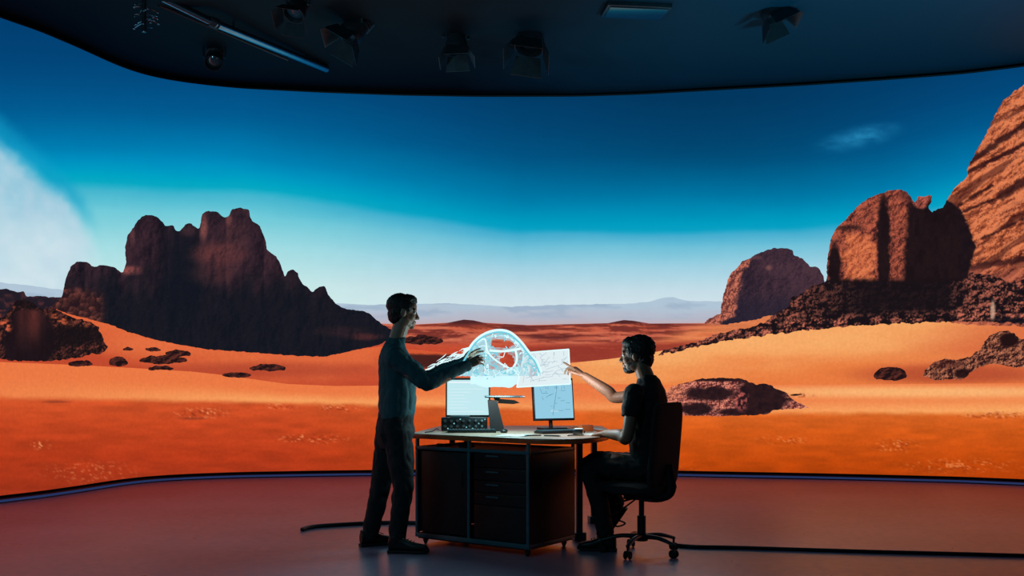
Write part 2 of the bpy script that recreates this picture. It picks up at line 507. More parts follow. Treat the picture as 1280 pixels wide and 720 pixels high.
def p_mesa(x, y):
    hf = lambda u, w: 5 * fbm(u / 6, w / 6, 131, 4, .6)
    r = relief(hf, x, y, 0.7, 1.2)
    c = mix((40, 30, 43), (74, 50, 60), np.clip(0.25 + (x - 920) / 160 + 0.7 * (r - 0.4) + (fbm(x / 9, y / 16, 133) - .5), 0, 1))
    c = mix(c, (34, 32, 48), sstep(355, 390, y) * 0.6)
    ex = np.interp(y, [325, 345, 370, 395, 405], [938, 925, 921, 918, 900]) + (fbm(x / 5, y / 6, 135) - .5) * 10
    lit = mix((96, 50, 48), (206, 116, 92), np.clip((r - 0.25) * 1.8, 0, 1))
    c = mix(c, lit, 1 - sstep(-3, 4, x - ex))
    c = mix(c, (120, 78, 76), blob(x, y, 961, 335, 4, 3, .6) * .8 + blob(x, y, 943, 322, 9, 2.5, .6) * .5)
    return c


rock_part('rock_formation', [(880, 404), (888, 398), (900, 392), (902, 380), (905, 365), (912, 345), (920, 336), (929, 326), (940, 321), (955, 314), (968, 310), (984, 310), (991, 313), (991, 319), (1000, 322), (1008, 328), (1011, 333),
          (1020, 333), (1027, 340), (1031, 352), (1028, 362), (1000, 382), (975, 392), (950, 398), (915, 405), (895, 406)], p_mesa, 0.018, led, amp=0.9, spacing=1.3, seed=15, label='mid-sized purple-brown rock with a lit left flank')


def p_cliff(x, y):
    a = math.radians(-33)
    u = x * math.cos(a) + y * math.sin(a); w = -x * math.sin(a) + y * math.cos(a)
    def hf(X, Y):
        U = X * math.cos(a) + Y * math.sin(a); W = -X * math.sin(a) + Y * math.cos(a)
        wp = 10 * fbm(X / 30, Y / 30, 142)
        return 10 * fbm(U / 44, (W + wp) / 15, 141, 5, 0.48) + 3 * fbm(X / 8, Y / 9, 143, 3, .5)
    r = relief(hf, x, y, 0.9, 0.85, -0.45, -0.55, 0.72)
    t = np.clip((r - 0.12) * 1.5, 0, 1)
    c = mix((66, 26, 23), (212, 110, 68), t)
    ln = np.abs(fbm(u / 42, (w + 12 * fbm(x / 30, y / 30, 146)) / 9, 145, 4, .55) - .5)
    c = mix(c, (84, 34, 28), sstep(0.05, 0.0, ln) * 0.65)
    c = mix(c, (232, 140, 96), sstep(.82, 1, t) * 0.5)
    big = fbm(u / 90, w / 13, 147, 3)
    c = mix(c, (60, 25, 24), sstep(0.38, 0.30, big) * 0.55)
    for (x0, y0, x1, y1, wd) in ((1215, 200, 1290, 150, 4), (1206, 218, 1290, 176, 2.5), (1252, 245, 1290, 222, 6), (1190, 262, 1240, 232, 1.6), (1212, 335, 1290, 322, 4), (1180, 275, 1250, 246, 1.5), (1225, 300, 1290, 268, 1.5)):
        t2 = np.clip(((x - x0) * (x1 - x0) + (y - y0) * (y1 - y0)) / ((x1 - x0) ** 2 + (y1 - y0) ** 2), 0, 1)
        d = np.hypot(x - x0 - t2 * (x1 - x0), y - y0 - t2 * (y1 - y0)) + (fbm(x / 6, y / 6, 149) - .5) * 5
        c = mix(c, (48, 22, 24), (1 - sstep(wd * .5, wd * 1.3, d)) * 0.85)
    # lower third: broken and rosier
    c = mix(c, mix((52, 26, 28), (186, 98, 76), t), sstep(325, 350, y) * 0.7)
    # shadow thrown by the rock on its left
    sx = np.interp(y, [250, 262, 275, 290, 310, 330, 350, 362, 372], [1185, 1200, 1208, 1213, 1220, 1214, 1210, 1202, 1180]) + (fbm(x / 6, y / 5, 151) - .5) * 6
    c = mix(c, mix((20, 16, 22), (40, 24, 28), fbm(x / 8, y / 8, 152)), 1 - sstep(-2.5, 1.5, x - sx))
    return c


rock_part('rock_cliff', [(1150, 372), (1152, 300), (1163, 268), (1172, 262), (1180, 258), (1184, 250), (1193, 236), (1208, 222), (1212, 205), (1226, 180), (1234, 166), (1243, 146), (1252, 130), (1266, 116), (1280, 106), (1300, 96),
          (1420, 70), (1560, 60), (1560, 408), (1280, 408), (1210, 406), (1165, 400)], p_cliff, 0.018, led, amp=1.2, spacing=1.5, seed=19, label='tall orange layered cliff rising out of the right edge')


def p_boulder(x, y):
    hf = lambda u, w: 7 * fbm(u / 10, w / 9, 161, 5, .52)
    r = relief(hf, x, y, 0.9, 0.95, -.6, -.45, .68)
    t = np.clip((r - 0.15) * 1.3, 0, 1)
    c = mix((54, 25, 27), (186, 92, 68), t)
    wx = (fbm(x / 14, y / 14, 168) - .5) * 26; wy = (fbm(x / 14, y / 14, 169) - .5) * 22
    face = blob(x + wx, y + wy, 1075, 324, 24, 32, 0.15)
    c = mix(c, mix((140, 62, 42), (226, 124, 80), t), face)
    n = (fbm(x / 5, y / 7, 165) - .5) * 7
    dark = np.maximum.reduce([blob(x + n, y, 1104, 305, 8, 62, 0.3), blob(x + n, y, 1043, 335, 8, 30, .4), sstep(1128, 1137, x + n + (y - 300) * 0.06) * sstep(246, 256, y + n), blob(x, y + n, 1062, 285, 16, 4, .5) * .6])
    sh = mix((21, 15, 20), (36, 23, 26), fbm(x / 6, y / 18, 167))
    c = mix(c, sh, np.clip(dark * 1.15, 0, 1) * 0.98)
    c = mix(c, mix((60, 30, 32), (188, 94, 76), t), blob(x, y, 1152, 252, 12, 9, .2) * (1 - sstep(1158, 1164, x + (y - 250) * .4)))
    c = mix(c, (26, 18, 22), sstep(345, 354, y + n * .6))
    c = mix(c, (70, 34, 34), blob(x, y, 1132, 244, 10, 7, .5) * .6)
    return c


rock_part('rock_formation', [(1033, 352), (1034, 330), (1036, 308), (1041, 293), (1052, 279), (1062, 269), (1075, 256), (1086, 247), (1098, 243), (1110, 239), (1124, 237), (1133, 240), (1140, 250), (1143, 254), (1147, 247), (1157, 246),
          (1164, 243), (1164, 252), (1160, 262), (1164, 265), (1174, 262), (1186, 258), (1196, 268), (1200, 300), (1200, 350), (1190, 375), (1100, 376), (1060, 366), (1040, 360)], p_boulder, 0.021, led, amp=1.0, spacing=1.3, seed=23, label='cleft rounded rock with bright orange face beside the cliff')


def p_talus(x, y):
    hf = lambda u, w: 8 * fbm(u / 9, w / 7, 171, 4, .5) + 3 * worley(u / 7 + 1.5 * fbm(u / 9, w / 9, 175), w / 5 + fbm(u / 7, w / 9, 176), 173)[0]
    r = relief(hf, x, y, 0.7, 1.15, -.6, -.6, .45)
    n = fbm(x / 8, y / 5.5, 177, 3)
    low = sstep(-20, -3, y - np.interp(x, [870, 940, 1000, 1060, 1130, 1210, 1280], [426, 419, 413, 407, 403, 401, 404]))
    up = np.interp(x, [900, 990, 1040, 1080, 1180, 1212, 1300], [.8, .75, .4, .08, .06, .8, .95])
    amt = np.clip(up * sstep(.36, .56, n + .12 * up) + low * 0.8 * sstep(.42, .56, n), 0, 1)
    t = np.clip((r - .22) * 1.6, 0, 1) * amt
    c = mix((24, 18, 23), (206, 112, 88), t)
    c = mix(c, (222, 178, 150), blob(x, y, 1241, 389, 3.0, 13, .4) * .7)   # pale upright stone
    c = mix(c, (20, 18, 26), blob(x, y, 1262, 401, 24, 4, .3) * .8)
    return c


rock_part('rock_scree', [(868, 428), (890, 420), (915, 414), (940, 408), (958, 402), (970, 392), (984, 384), (990, 372), (1002, 366), (1016, 358), (1030, 352), (1045, 350), (1070, 356), (1100, 352), (1140, 356), (1180, 352), (1204, 352), (1212, 340),
          (1240, 345), (1262, 352), (1280, 350), (1560, 340), (1560, 412), (1400, 409), (1280, 405), (1245, 403), (1210, 402), (1130, 404), (1060, 408), (1000, 414), (950, 420), (900, 427), (850, 439), (822, 444), (824, 440)], p_talus, 0.024, led,
          amp=1.6, spacing=1.4, seed=29, label='band of broken rubble at the foot of the right-hand rocks')


def p_mound(x, y):
    hf = lambda u, w: 5 * fbm(u / 6, w / 4, 183, 4, .55)
    r = relief(hf, x, y, 0.6, 1.1)
    pk = mix((84, 36, 38), (236, 142, 118), np.clip((r - .28) * 1.9, 0, 1))
    n = (fbm(x / 9, y / 5, 187, 4, .6) - .5) * 22
    dk = mix((26, 18, 24), (56, 30, 32), fbm(x / 5, y / 5, 189))
    d = np.maximum.reduce([blob(x + n, y + n * .4, 945, 497, 42, 22, .25) * sstep(912, 926, x + n), blob(x, y + n * .3, 888, 492, 32, 8, .3), blob(x, y + n * .3, 871, 511, 20, 8.5, .25), blob(x, y, 930, 515, 34, 5, .3), blob(x + n, y, 900, 474, 40, 3.0, .4)])
    c = mix(pk, dk, np.clip(d, 0, 1))
    sp = blob(x, y, 926, 500, 9, 12, .5) * sstep(.45, .6, fbm(x / 3, y / 3, 190))
    c = mix(c, (214, 104, 96), sp * .8)
    return mix(c, (238, 144, 96), blob(x, y, 838, 486, 16, 14, .5) * .35)


rock_part('rock_mound', [(826, 506), (832, 492), (840, 483), (858, 478), (880, 473), (905, 472), (925, 473), (938, 478), (946, 481), (956, 479), (964, 482), (972, 487), (980, 489), (990, 498), (1000, 505), (1012, 510), (990, 511), (966, 512), (962, 517),
          (940, 519), (900, 520), (852, 519), (834, 514)], p_mound, 0.024, led, amp=0.8, spacing=1.2, seed=31, label='low rocky mound in the sand behind the seated man')


def p_ro(x, y):
    hf = lambda u, w: 6 * fbm(u / 8, w / 6, 193, 4, .55) + 2 * worley(u / 6.5 + 1.5 * fbm(u / 8, w / 8, 194), w / 5, 191)[0]
    r = relief(hf, x, y, 0.6, 1.1)
    _, cv = worley(x / 6.5, y / 5.5, 191)
    c = mix((40, 20, 22), (218, 132, 96), np.clip((r - .25) * 1.7, 0, 1) * (.6 + .4 * cv))
    c = mix(c, (34, 18, 20), np.maximum(blob(x, y, 1261, 425, 12, 9, .3), blob(x, y, 1204, 467, 11, 6, .3) * .9))
    c = mix(c, (74, 34, 30), blob(x, y, 1180, 455, 20, 6, .5) * .5)
    return c


rock_part('rock_outcrop', [(1153, 470), (1158, 460), (1166, 453), (1180, 449), (1198, 450), (1212, 446), (1226, 437), (1233, 425), (1240, 417), (1254, 413), (1266, 416), (1274, 424), (1284, 424), (1310, 430), (1336, 444), (1350, 456), (1310, 460), (1270, 459), (1240, 455), (1226, 458), (1214, 465), (1206, 473),
          (1190, 474), (1168, 475)], p_ro, 0.024, led, amp=1.0, spacing=1.2, seed=37, label='rubbly rock pile on the dune at the right edge')


def p_small(x, y):
    r = relief(lambda u, w: 4 * fbm(u / 9, w / 5, 203, 3, .5), x, y, .8, 1.2)
    return mix((30, 18, 21), (112, 52, 42), np.clip((r - .34) * 1.5, 0, 1))


def ell(cx, cy, rx, ry, n=18, flat=0.5):
    return [(cx + rx * math.cos(2 * math.pi * k / n), cy + ry * math.sin(2 * math.pi * k / n) * (flat if math.sin(2 * math.pi * k / n) > 0 else 1)) for k in range(n)]


for k, (cx, cy, rx, ry) in enumerate([(1113, 470, 21, 12), (203, 451, 31, 7), (222, 443, 17, 5.5), (190, 438, 10, 3.5), (146, 454, 12, 8), (98, 455, 16, 5), (200, 461, 17, 4), (335, 461, 24, 6), (296, 470, 19, 4.5), (158, 437, 7, 3), (528, 427, 26, 8), (995, 494, 8, 1.6)]):
    rock_part('boulder', ell(cx, cy, rx, ry), p_small, 0.024, led, amp=1.0, spacing=1.0, seed=50 + k * 3, freq=0.16,
              label='flat dark rock lying alone on the right-hand dune' if k == 0 else None)
# ------------------------------------------------------------------ camera
cam_d = bpy.data.cameras.new('camera'); cam = bpy.data.objects.new('camera', cam_d); COL.objects.link(cam)
cam.location = (0, 0, CAM_H); cam.rotation_euler = (math.radians(90), 0, 0)
cam_d.sensor_width = 36; cam_d.sensor_fit = 'HORIZONTAL'; cam_d.lens = 36 * F / 1280.0
cam_d.shift_y = (HOR - 360.0) / 1280.0
cam_d.clip_start = 0.05
scene.camera = cam
scene.view_settings.view_transform = 'Standard'
scene.view_settings.look = 'None'
scene.cycles.max_bounces = 6
scene.cycles.use_denoising = True

w = bpy.data.worlds.new('dark_studio'); scene.world = w; w.use_nodes = True
w.node_tree.nodes['Background'].inputs[0].default_value = (0.004, 0.010, 0.014, 1)
w.node_tree.nodes['Background'].inputs[1].default_value = 0.25

# ------------------------------------------------------------------ shell of the studio
def quad(name, pts, mat, kind='structure'):
    o = mesh_obj(name, pts, [tuple(range(len(pts)))], mat, smooth=False)
    o['kind'] = kind
    return o

def floor_mat():
    m, nt, out = new_mat('painted_stage_floor')
    N = nt.nodes.new; L = nt.links.new
    b = N('ShaderNodeBsdfPrincipled')
    tc = N('ShaderNodeTexCoord')
    n1 = N('ShaderNodeTexNoise'); n1.inputs['Scale'].default_value = 0.9; n1.inputs['Detail'].default_value = 5
    n2 = N('ShaderNodeTexNoise'); n2.inputs['Scale'].default_value = 14; n2.inputs['Detail'].default_value = 4
    L(tc.outputs['Object'], n1.inputs['Vector']); L(tc.outputs['Object'], n2.inputs['Vector'])
    r = N('ShaderNodeValToRGB')
    r.color_ramp.elements[0].position = 0.35; r.color_ramp.elements[1].position = 0.7
    r.color_ramp.elements[0].color = (*srgb((130, 112, 136)), 1); r.color_ramp.elements[1].color = (*srgb((152, 132, 155)), 1)
    L(n1.outputs['Fac'], r.inputs[0]); L(r.outputs[0], b.inputs['Base Color'])
    mr = N('ShaderNodeMapRange'); mr.inputs['To Min'].default_value = 0.22; mr.inputs['To Max'].default_value = 0.42
    L(n2.outputs['Fac'], mr.inputs['Value']); L(mr.outputs[0], b.inputs['Roughness'])
    b.inputs['Specular IOR Level'].default_value = 0.5
    L(b.outputs[0], out.inputs[0])
    return m

quad('floor', [(-9, -4, 0), (12, -4, 0), (12, 14, 0), (-9, 14, 0)], floor_mat())
def ceil_mat():
    m, nt, out = new_mat('dark_ceiling_sheet')
    N = nt.nodes.new; L = nt.links.new
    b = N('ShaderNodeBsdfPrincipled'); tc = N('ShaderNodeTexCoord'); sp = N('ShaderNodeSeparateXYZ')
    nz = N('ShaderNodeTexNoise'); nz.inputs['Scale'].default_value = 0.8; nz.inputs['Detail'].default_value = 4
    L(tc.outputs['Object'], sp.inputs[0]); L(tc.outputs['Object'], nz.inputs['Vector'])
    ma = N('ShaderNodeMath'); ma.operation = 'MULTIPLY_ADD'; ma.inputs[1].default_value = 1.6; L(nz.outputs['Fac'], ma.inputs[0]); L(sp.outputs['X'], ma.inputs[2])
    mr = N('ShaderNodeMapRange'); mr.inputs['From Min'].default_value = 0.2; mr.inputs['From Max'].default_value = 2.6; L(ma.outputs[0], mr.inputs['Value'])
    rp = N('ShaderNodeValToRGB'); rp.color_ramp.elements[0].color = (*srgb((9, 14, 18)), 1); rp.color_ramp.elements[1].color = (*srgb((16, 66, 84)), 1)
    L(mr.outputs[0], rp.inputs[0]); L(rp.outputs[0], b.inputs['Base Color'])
    b.inputs['Roughness'].default_value = 0.7; b.inputs['Specular IOR Level'].default_value = 0.12
    L(b.outputs[0], out.inputs[0])
    return m


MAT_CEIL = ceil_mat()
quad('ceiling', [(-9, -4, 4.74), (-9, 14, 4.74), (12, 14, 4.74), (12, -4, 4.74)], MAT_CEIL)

# low plinth under the screen with a glossy blue-black lip
xs = np.linspace(-556, 2076, 240)
f0 = wall_pts(xs, np.full_like(xs, HOR), 0.06); b0 = wall_pts(xs, np.full_like(xs, HOR), -0.13)
V = []; Fc = []
for k in range(len(xs)):
    for p, z in ((f0[k], 0.0), (f0[k], 0.040), (0.75 * f0[k] + 0.25 * b0[k], 0.05), (b0[k], 0.05), (b0[k], 0.0)):
        V.append((p[0], p[1], z))
for k in range(len(xs) - 1):
    for a in range(5):
        b = (a + 1) % 5
        Fc.append((k * 5 + a, k * 5 + b, (k + 1) * 5 + b, (k + 1) * 5 + a))
o = mesh_obj('baseboard_back', V, Fc, surf('plinth_lip', (16, 24, 52), 0.25, var=0.1), smooth=False)
tag(o, kind='structure')

# painted reflection: thin glowing blue strip along the foot of the plinth
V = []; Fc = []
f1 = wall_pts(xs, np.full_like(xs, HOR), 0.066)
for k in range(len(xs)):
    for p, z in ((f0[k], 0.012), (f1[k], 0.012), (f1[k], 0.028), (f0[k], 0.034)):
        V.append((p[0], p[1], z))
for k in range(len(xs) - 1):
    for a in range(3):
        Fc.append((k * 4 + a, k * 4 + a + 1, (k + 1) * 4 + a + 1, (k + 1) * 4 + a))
m, nt, out = new_mat('blue_reflection_glow')
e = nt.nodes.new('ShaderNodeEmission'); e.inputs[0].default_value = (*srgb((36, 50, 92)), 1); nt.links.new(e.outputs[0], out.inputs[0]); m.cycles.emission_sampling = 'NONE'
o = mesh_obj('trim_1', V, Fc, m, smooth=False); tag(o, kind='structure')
# ------------------------------------------------------------------ mesh building helpers
from mathutils import noise as mnoise


class MB:
    """collects shapes that become ONE mesh"""
    def __init__(self):
        self.v = []; self.f = []

    def add(self, v, f):
        b = len(self.v)
        self.v += [Vector(p) for p in v]; self.f += [tuple(i + b for i in q) for q in f]
        return self

    def box(self, c, s, rz=0.0, bev=0.0, M=None):
        bm = bmesh.new(); bmesh.ops.create_cube(bm, size=1.0)
        bmesh.ops.scale(bm, vec=Vector(s), verts=bm.verts)
        if bev:
            bmesh.ops.bevel(bm, geom=bm.edges[:], offset=min(bev, min(s) * 0.45), segments=2, affect='EDGES', profile=0.6)
        R = Matrix.Translation(Vector(c)) @ (M if M is not None else Matrix.Rotation(rz, 4, 'Z'))
        bm.verts.index_update()
        self.add([R @ v.co for v in bm.verts], [[v.index for v in f.verts] for f in bm.faces]); bm.free()
        return self

    def prism(self, poly, z0, z1, bev=0.0):
        bm = bmesh.new()
        vs = [bm.verts.new((p[0], p[1], z0)) for p in poly]
        f = bm.faces.new(vs)
        r = bmesh.ops.extrude_face_region(bm, geom=[f])
        for v in r['geom']:
            if isinstance(v, bmesh.types.BMVert): v.co.z = z1
        bmesh.ops.recalc_face_normals(bm, faces=bm.faces)
        if bev:
            bmesh.ops.bevel(bm, geom=[e for e in bm.edges if abs(e.verts[0].co.z - e.verts[1].co.z) < 1e-6], offset=bev, segments=2, affect='EDGES', profile=0.6)
        bm.verts.index_update()
        self.add([v.co.copy() for v in bm.verts], [[v.index for v in g.verts] for g in bm.faces]); bm.free()
        return self

    def tube(self, pts, r, n=10, smooth=0, caps=True, flat=None, fdir=None):
        """tube along a path; r number or list; flat = ratio of the second radius; round ends"""
        pts = [Vector(p) for p in pts]
        rr = list(r) if hasattr(r, '__len__') else [r] * len(pts)
        if smooth and len(pts) > 2:
            P = []; R = []
            m = len(pts)
            for i in range(m - 1):
                p0 = pts[max(i - 1, 0)]; p1 = pts[i]; p2 = pts[i + 1]; p3 = pts[min(i + 2, m - 1)]
                for k in range(smooth):
                    t = k / smooth
                    P.append(0.5 * ((2 * p1) + (p2 - p0) * t + (2 * p0 - 5 * p1 + 4 * p2 - p3) * t * t + (3 * p1 - p0 - 3 * p2 + p3) * t ** 3))
                    tt = t * t * (3 - 2 * t)
                    R.append(rr[i] * (1 - tt) + rr[i + 1] * tt)
            P.append(pts[-1]); R.append(rr[-1]); pts = P; rr = R
        # round caps
        if caps == 'round':
            d0 = (pts[0] - pts[1]).normalized(); d1 = (pts[-1] - pts[-2]).normalized()
            a = [(pts[0] + d0 * rr[0] * math.sin(t), rr[0] * math.cos(t)) for t in (1.45, 1.1, 0.6)]
            b = [(pts[-1] + d1 * rr[-1] * math.sin(t), rr[-1] * math.cos(t)) for t in (0.6, 1.1, 1.45)]
            pts = [x[0] for x in a] + pts + [x[0] for x in b]; rr = [x[1] for x in a] + rr + [x[1] for x in b]
        m = len(pts); rings = []
        up = Vector(fdir) if fdir is not None else None
        prev = None
        for i in range(m):
            t = (pts[min(i + 1, m - 1)] - pts[max(i - 1, 0)]).normalized()
            if up is not None:
                x = (up - t * up.dot(t)).normalized()
            elif prev is None:
                a = Vector((0, 0, 1)) if abs(t.z) < 0.9 else Vector((1, 0, 0))
                x = t.cross(a).normalized()
            else:
                x = (prev - t * prev.dot(t)).normalized()
            prev = x; y = t.cross(x)
            k = flat if flat is not None else 1.0
            rings.append([pts[i] + x * rr[i] * math.cos(2 * math.pi * j / n) + y * rr[i] * k * math.sin(2 * math.pi * j / n) for j in range(n)])
        v = [p for q in rings for p in q]; f = []
        for i in range(m - 1):
            for j in range(n):
                f.append((i * n + j, i * n + (j + 1) % n, (i + 1) * n + (j + 1) % n, (i + 1) * n + j))
        f.append(tuple(reversed(range(n)))); f.append(tuple((m - 1) * n + j for j in range(n)))
        return self.add(v, f)

    def loft(self, secs, n=20, smooth=4, expo=2.0):
        """secs: (centre, rx, ry, xdir, ydir); closed body through elliptical sections"""
        S = secs
        if smooth:
            P = []
            m = len(secs)
            for i in range(m - 1):
                q = [secs[max(i - 1, 0)], secs[i], secs[i + 1], secs[min(i + 2, m - 1)]]
                for k in range(smooth):
                    t = k / smooth
                    cr = lambda a, b, c, d: 0.5 * ((2 * b) + (c - a) * t + (2 * a - 5 * b + 4 * c - d) * t * t + (3 * b - a - 3 * c + d) * t ** 3)
                    P.append((cr(*[Vector(x[0]) for x in q]), cr(*[x[1] for x in q]), cr(*[x[2] for x in q]), Vector(q[1][3]).lerp(Vector(q[2][3]), t), Vector(q[1][4]).lerp(Vector(q[2][4]), t)))
            P.append(secs[-1]); S = P
        v = []; f = []
        for (c, rx, ry, xd, yd) in S:
            c = Vector(c); xd = Vector(xd).normalized(); yd = Vector(yd).normalized()
            for j in range(n):
                a = 2 * math.pi * j / n
                ca, sa = math.cos(a), math.sin(a)
                ca = math.copysign(abs(ca) ** (2 / expo), ca); sa = math.copysign(abs(sa) ** (2 / expo), sa)
                v.append(c + xd * rx * ca + yd * ry * sa)
        m = len(S)
        for i in range(m - 1):
            for j in range(n):
                f.append((i * n + j, i * n + (j + 1) % n, (i + 1) * n + (j + 1) % n, (i + 1) * n + j))
        f.append(tuple(reversed(range(n)))); f.append(tuple((m - 1) * n + j for j in range(n)))
        return self.add(v, f)

    def ell(self, c, r, M=None, seg=16, rings=10):
        if not hasattr(r, '__len__'): r = (r, r, r)
        v = []; f = []
        M = M if M is not None else Matrix.Identity(4)
        c = Vector(c)
        for i in range(1, rings):
            th = math.pi * i / rings
            for j in range(seg):
                ph = 2 * math.pi * j / seg
                v.append(c + M @ Vector((r[0] * math.sin(th) * math.cos(ph), r[1] * math.sin(th) * math.sin(ph), r[2] * math.cos(th))))
        t = len(v); v.append(c + M @ Vector((0, 0, r[2]))); v.append(c + M @ Vector((0, 0, -r[2])))
        for i in range(rings - 2):
            for j in range(seg):
                f.append((i * seg + j, (i + 1) * seg + j, (i + 1) * seg + (j + 1) % seg, i * seg + (j + 1) % seg))
        for j in range(seg):
            f.append((t, j, (j + 1) % seg)); f.append((t + 1, (rings - 2) * seg + (j + 1) % seg, (rings - 2) * seg + j))
        return self.add(v, f)

    def lathe(self, prof, M, n=24):
        """prof: (radius, height) pairs turned about the local z axis"""
        v = []; f = []
        for (r, h) in prof:
            for j in range(n):
                a = 2 * math.pi * j / n
                v.append(M @ Vector((r * math.cos(a), r * math.sin(a), h)))
        m = len(prof)
        for i in range(m - 1):
            for j in range(n):
                f.append((i * n + j, i * n + (j + 1) % n, (i + 1) * n + (j + 1) % n, (i + 1) * n + j))
        f.append(tuple(reversed(range(n)))); f.append(tuple((m - 1) * n + j for j in range(n)))
        return self.add(v, f)

    def build(self, name, mat, parent=None, smooth=True):
        bm = bmesh.new()
        vs = [bm.verts.new(p) for p in self.v]
        for q in self.f:
            try: bm.faces.new([vs[i] for i in q])
            except ValueError: pass
        bmesh.ops.recalc_face_normals(bm, faces=bm.faces)
        me = bpy.data.meshes.new(name); bm.to_mesh(me); bm.free()
        if smooth:
            me.shade_smooth()
            try: me.set_sharp_from_angle(angle=math.radians(38))
            except Exception: pass
        me.materials.append(mat)
        o = bpy.data.objects.new(name, me)
        return link(o, parent)

    def skin(self, name, mat, parent=None, voxel=0.006, smooth=4, folds=None, xf=None):
        """fuse all shapes into one continuous surface"""
        me = bpy.data.meshes.new('tmp')
        pts = [xf @ p for p in self.v] if xf is not None else self.v
        me.from_pydata([tuple(p) for p in pts], [], self.f)
        bm = bmesh.new(); bm.from_mesh(me); bmesh.ops.triangulate(bm, faces=bm.faces); bm.to_mesh(me); bm.free()
        t = bpy.data.objects.new('tmp', me); COL.objects.link(t)
        rm = t.modifiers.new('r', 'REMESH'); rm.mode = 'VOXEL'; rm.voxel_size = voxel
        sm = t.modifiers.new('s', 'SMOOTH'); sm.factor = 0.5; sm.iterations = smooth
        dg = bpy.context.evaluated_depsgraph_get(); dg.update()
        out = bpy.data.meshes.new_from_object(t.evaluated_get(dg))
        bpy.data.objects.remove(t); bpy.data.meshes.remove(me)
        out.name = name
        if folds:
            nv = len(out.vertices)
            co = np.empty(nv * 3, np.float32); out.vertices.foreach_get('co', co); co = co.reshape(-1, 3)
            nr = np.empty(nv * 3, np.float32); out.vertices.foreach_get('normal', nr); nr = nr.reshape(-1, 3)
            dd = np.array([folds(Vector(c)) for c in co], np.float32)
            out.vertices.foreach_set('co', (co + nr * dd[:, None]).ravel()); out.update()
        out.shade_smooth(); out.materials.clear(); out.materials.append(mat)
        o = bpy.data.objects.new(name, out)
        return link(o, parent)


def frame(x, z, origin=(0, 0, 0)):
    """matrix with given local x axis and approximate local z axis"""
    x = Vector(x).normalized(); z = Vector(z); z = (z - x * z.dot(x)).normalized(); y = z.cross(x)
    M = Matrix((x, y, z)).transposed().to_4x4(); M.translation = Vector(origin)
    return M


def axis_frame(z, origin=(0, 0, 0)):
    z = Vector(z).normalized(); a = Vector((1, 0, 0)) if abs(z.x) < 0.9 else Vector((0, 1, 0))
    x = (a - z * a.dot(z)).normalized(); y = z.cross(x)
    M = Matrix((x, y, z)).transposed().to_4x4(); M.translation = Vector(origin)
    return M


def copy_tree(o, parent=None, loc=None):
    c = o.copy(); COL.objects.link(c)
    if parent is not None: c.parent = parent
    if loc is not None: c.location = loc
    for ch in list(o.children): copy_tree(ch, c)
    return c


def emitter(name, color, strength, alpha=1.0, noise=0.0, scale=30.0, sample=False):
    """glowing, partly see-through light field"""
    m, nt, out = new_mat(name)
    N = nt.nodes.new; L = nt.links.new
    e = N('ShaderNodeEmission'); e.inputs['Color'].default_value = (*srgb(color), 1); e.inputs['Strength'].default_value = strength
    if alpha < 1.0 or noise:
        tr = N('ShaderNodeBsdfTransparent'); mx = N('ShaderNodeMixShader')
        mx.inputs[0].default_value = alpha
        if noise:
            tc = N('ShaderNodeTexCoord'); nz = N('ShaderNodeTexNoise'); nz.inputs['Scale'].default_value = scale; nz.inputs['Detail'].default_value = 5
            L(tc.outputs['Object'], nz.inputs['Vector'])
            mr = N('ShaderNodeMapRange'); mr.inputs['From Min'].default_value = 0.35; mr.inputs['From Max'].default_value = 0.65
            mr.inputs['To Min'].default_value = max(0, alpha - noise); mr.inputs['To Max'].default_value = min(1, alpha + noise)
            L(nz.outputs['Fac'], mr.inputs['Value']); L(mr.outputs[0], mx.inputs[0])
        L(tr.outputs[0], mx.inputs[1]); L(e.outputs[0], mx.inputs[2]); L(mx.outputs[0], out.inputs[0])
    else:
        L(e.outputs[0], out.inputs[0])
    if not sample: m.cycles.emission_sampling = 'NONE'
    return m
# ------------------------------------------------------------------ materials of the furniture
M_WOOD = surf('worktop_laminate', (186, 150, 128), 0.35, var=0.18, scale=9, stretch=(1, 8, 1), bump=0.05)
M_EDGE = surf('worktop_oiled_edge', (205, 96, 52), 0.3, var=0.2, scale=14)
M_STEEL = surf('teal_lacquered_steel', (62, 108, 120), 0.35, metal=0.3, var=0.12)
M_DARK = surf('black_laminate', (13, 15, 19), 0.5, var=0.2)
M_DRAWER = surf('dark_drawer_front', (17, 20, 24), 0.4, var=0.2)
M_RUBBER = surf('black_rubber', (12, 12, 13), 0.75)
M_PLASTIC = surf('black_plastic', (14, 17, 20), 0.4, var=0.2)
M_CHROME = surf('brushed_metal', (130, 140, 145), 0.28, metal=1.0, var=0.1)
M_FABRIC = surf('charcoal_upholstery', (16, 20, 26), 0.9, var=0.3, scale=160, bump=0.3)
M_PAPER = surf('white_paper', (215, 215, 210), 0.8, var=0.05)
M_CABLE = surf('black_cable_sheath', (11, 11, 13), 0.5)

# ------------------------------------------------------------------ the workbench
TOP = 0.80
A = Vector((-0.705, 7.45)); B = Vector((0.113, 6.88))
U = (B - A).normalized(); Wv = Vector((-U.y, U.x))          # along the front, into the depth
LEN = (B - A).length; DEP = 0.60
YAW = math.atan2(U.y, U.x)


def cab(u, w, z):
    p = A + U * u + Wv * w
    return Vector((p.x, p.y, z))


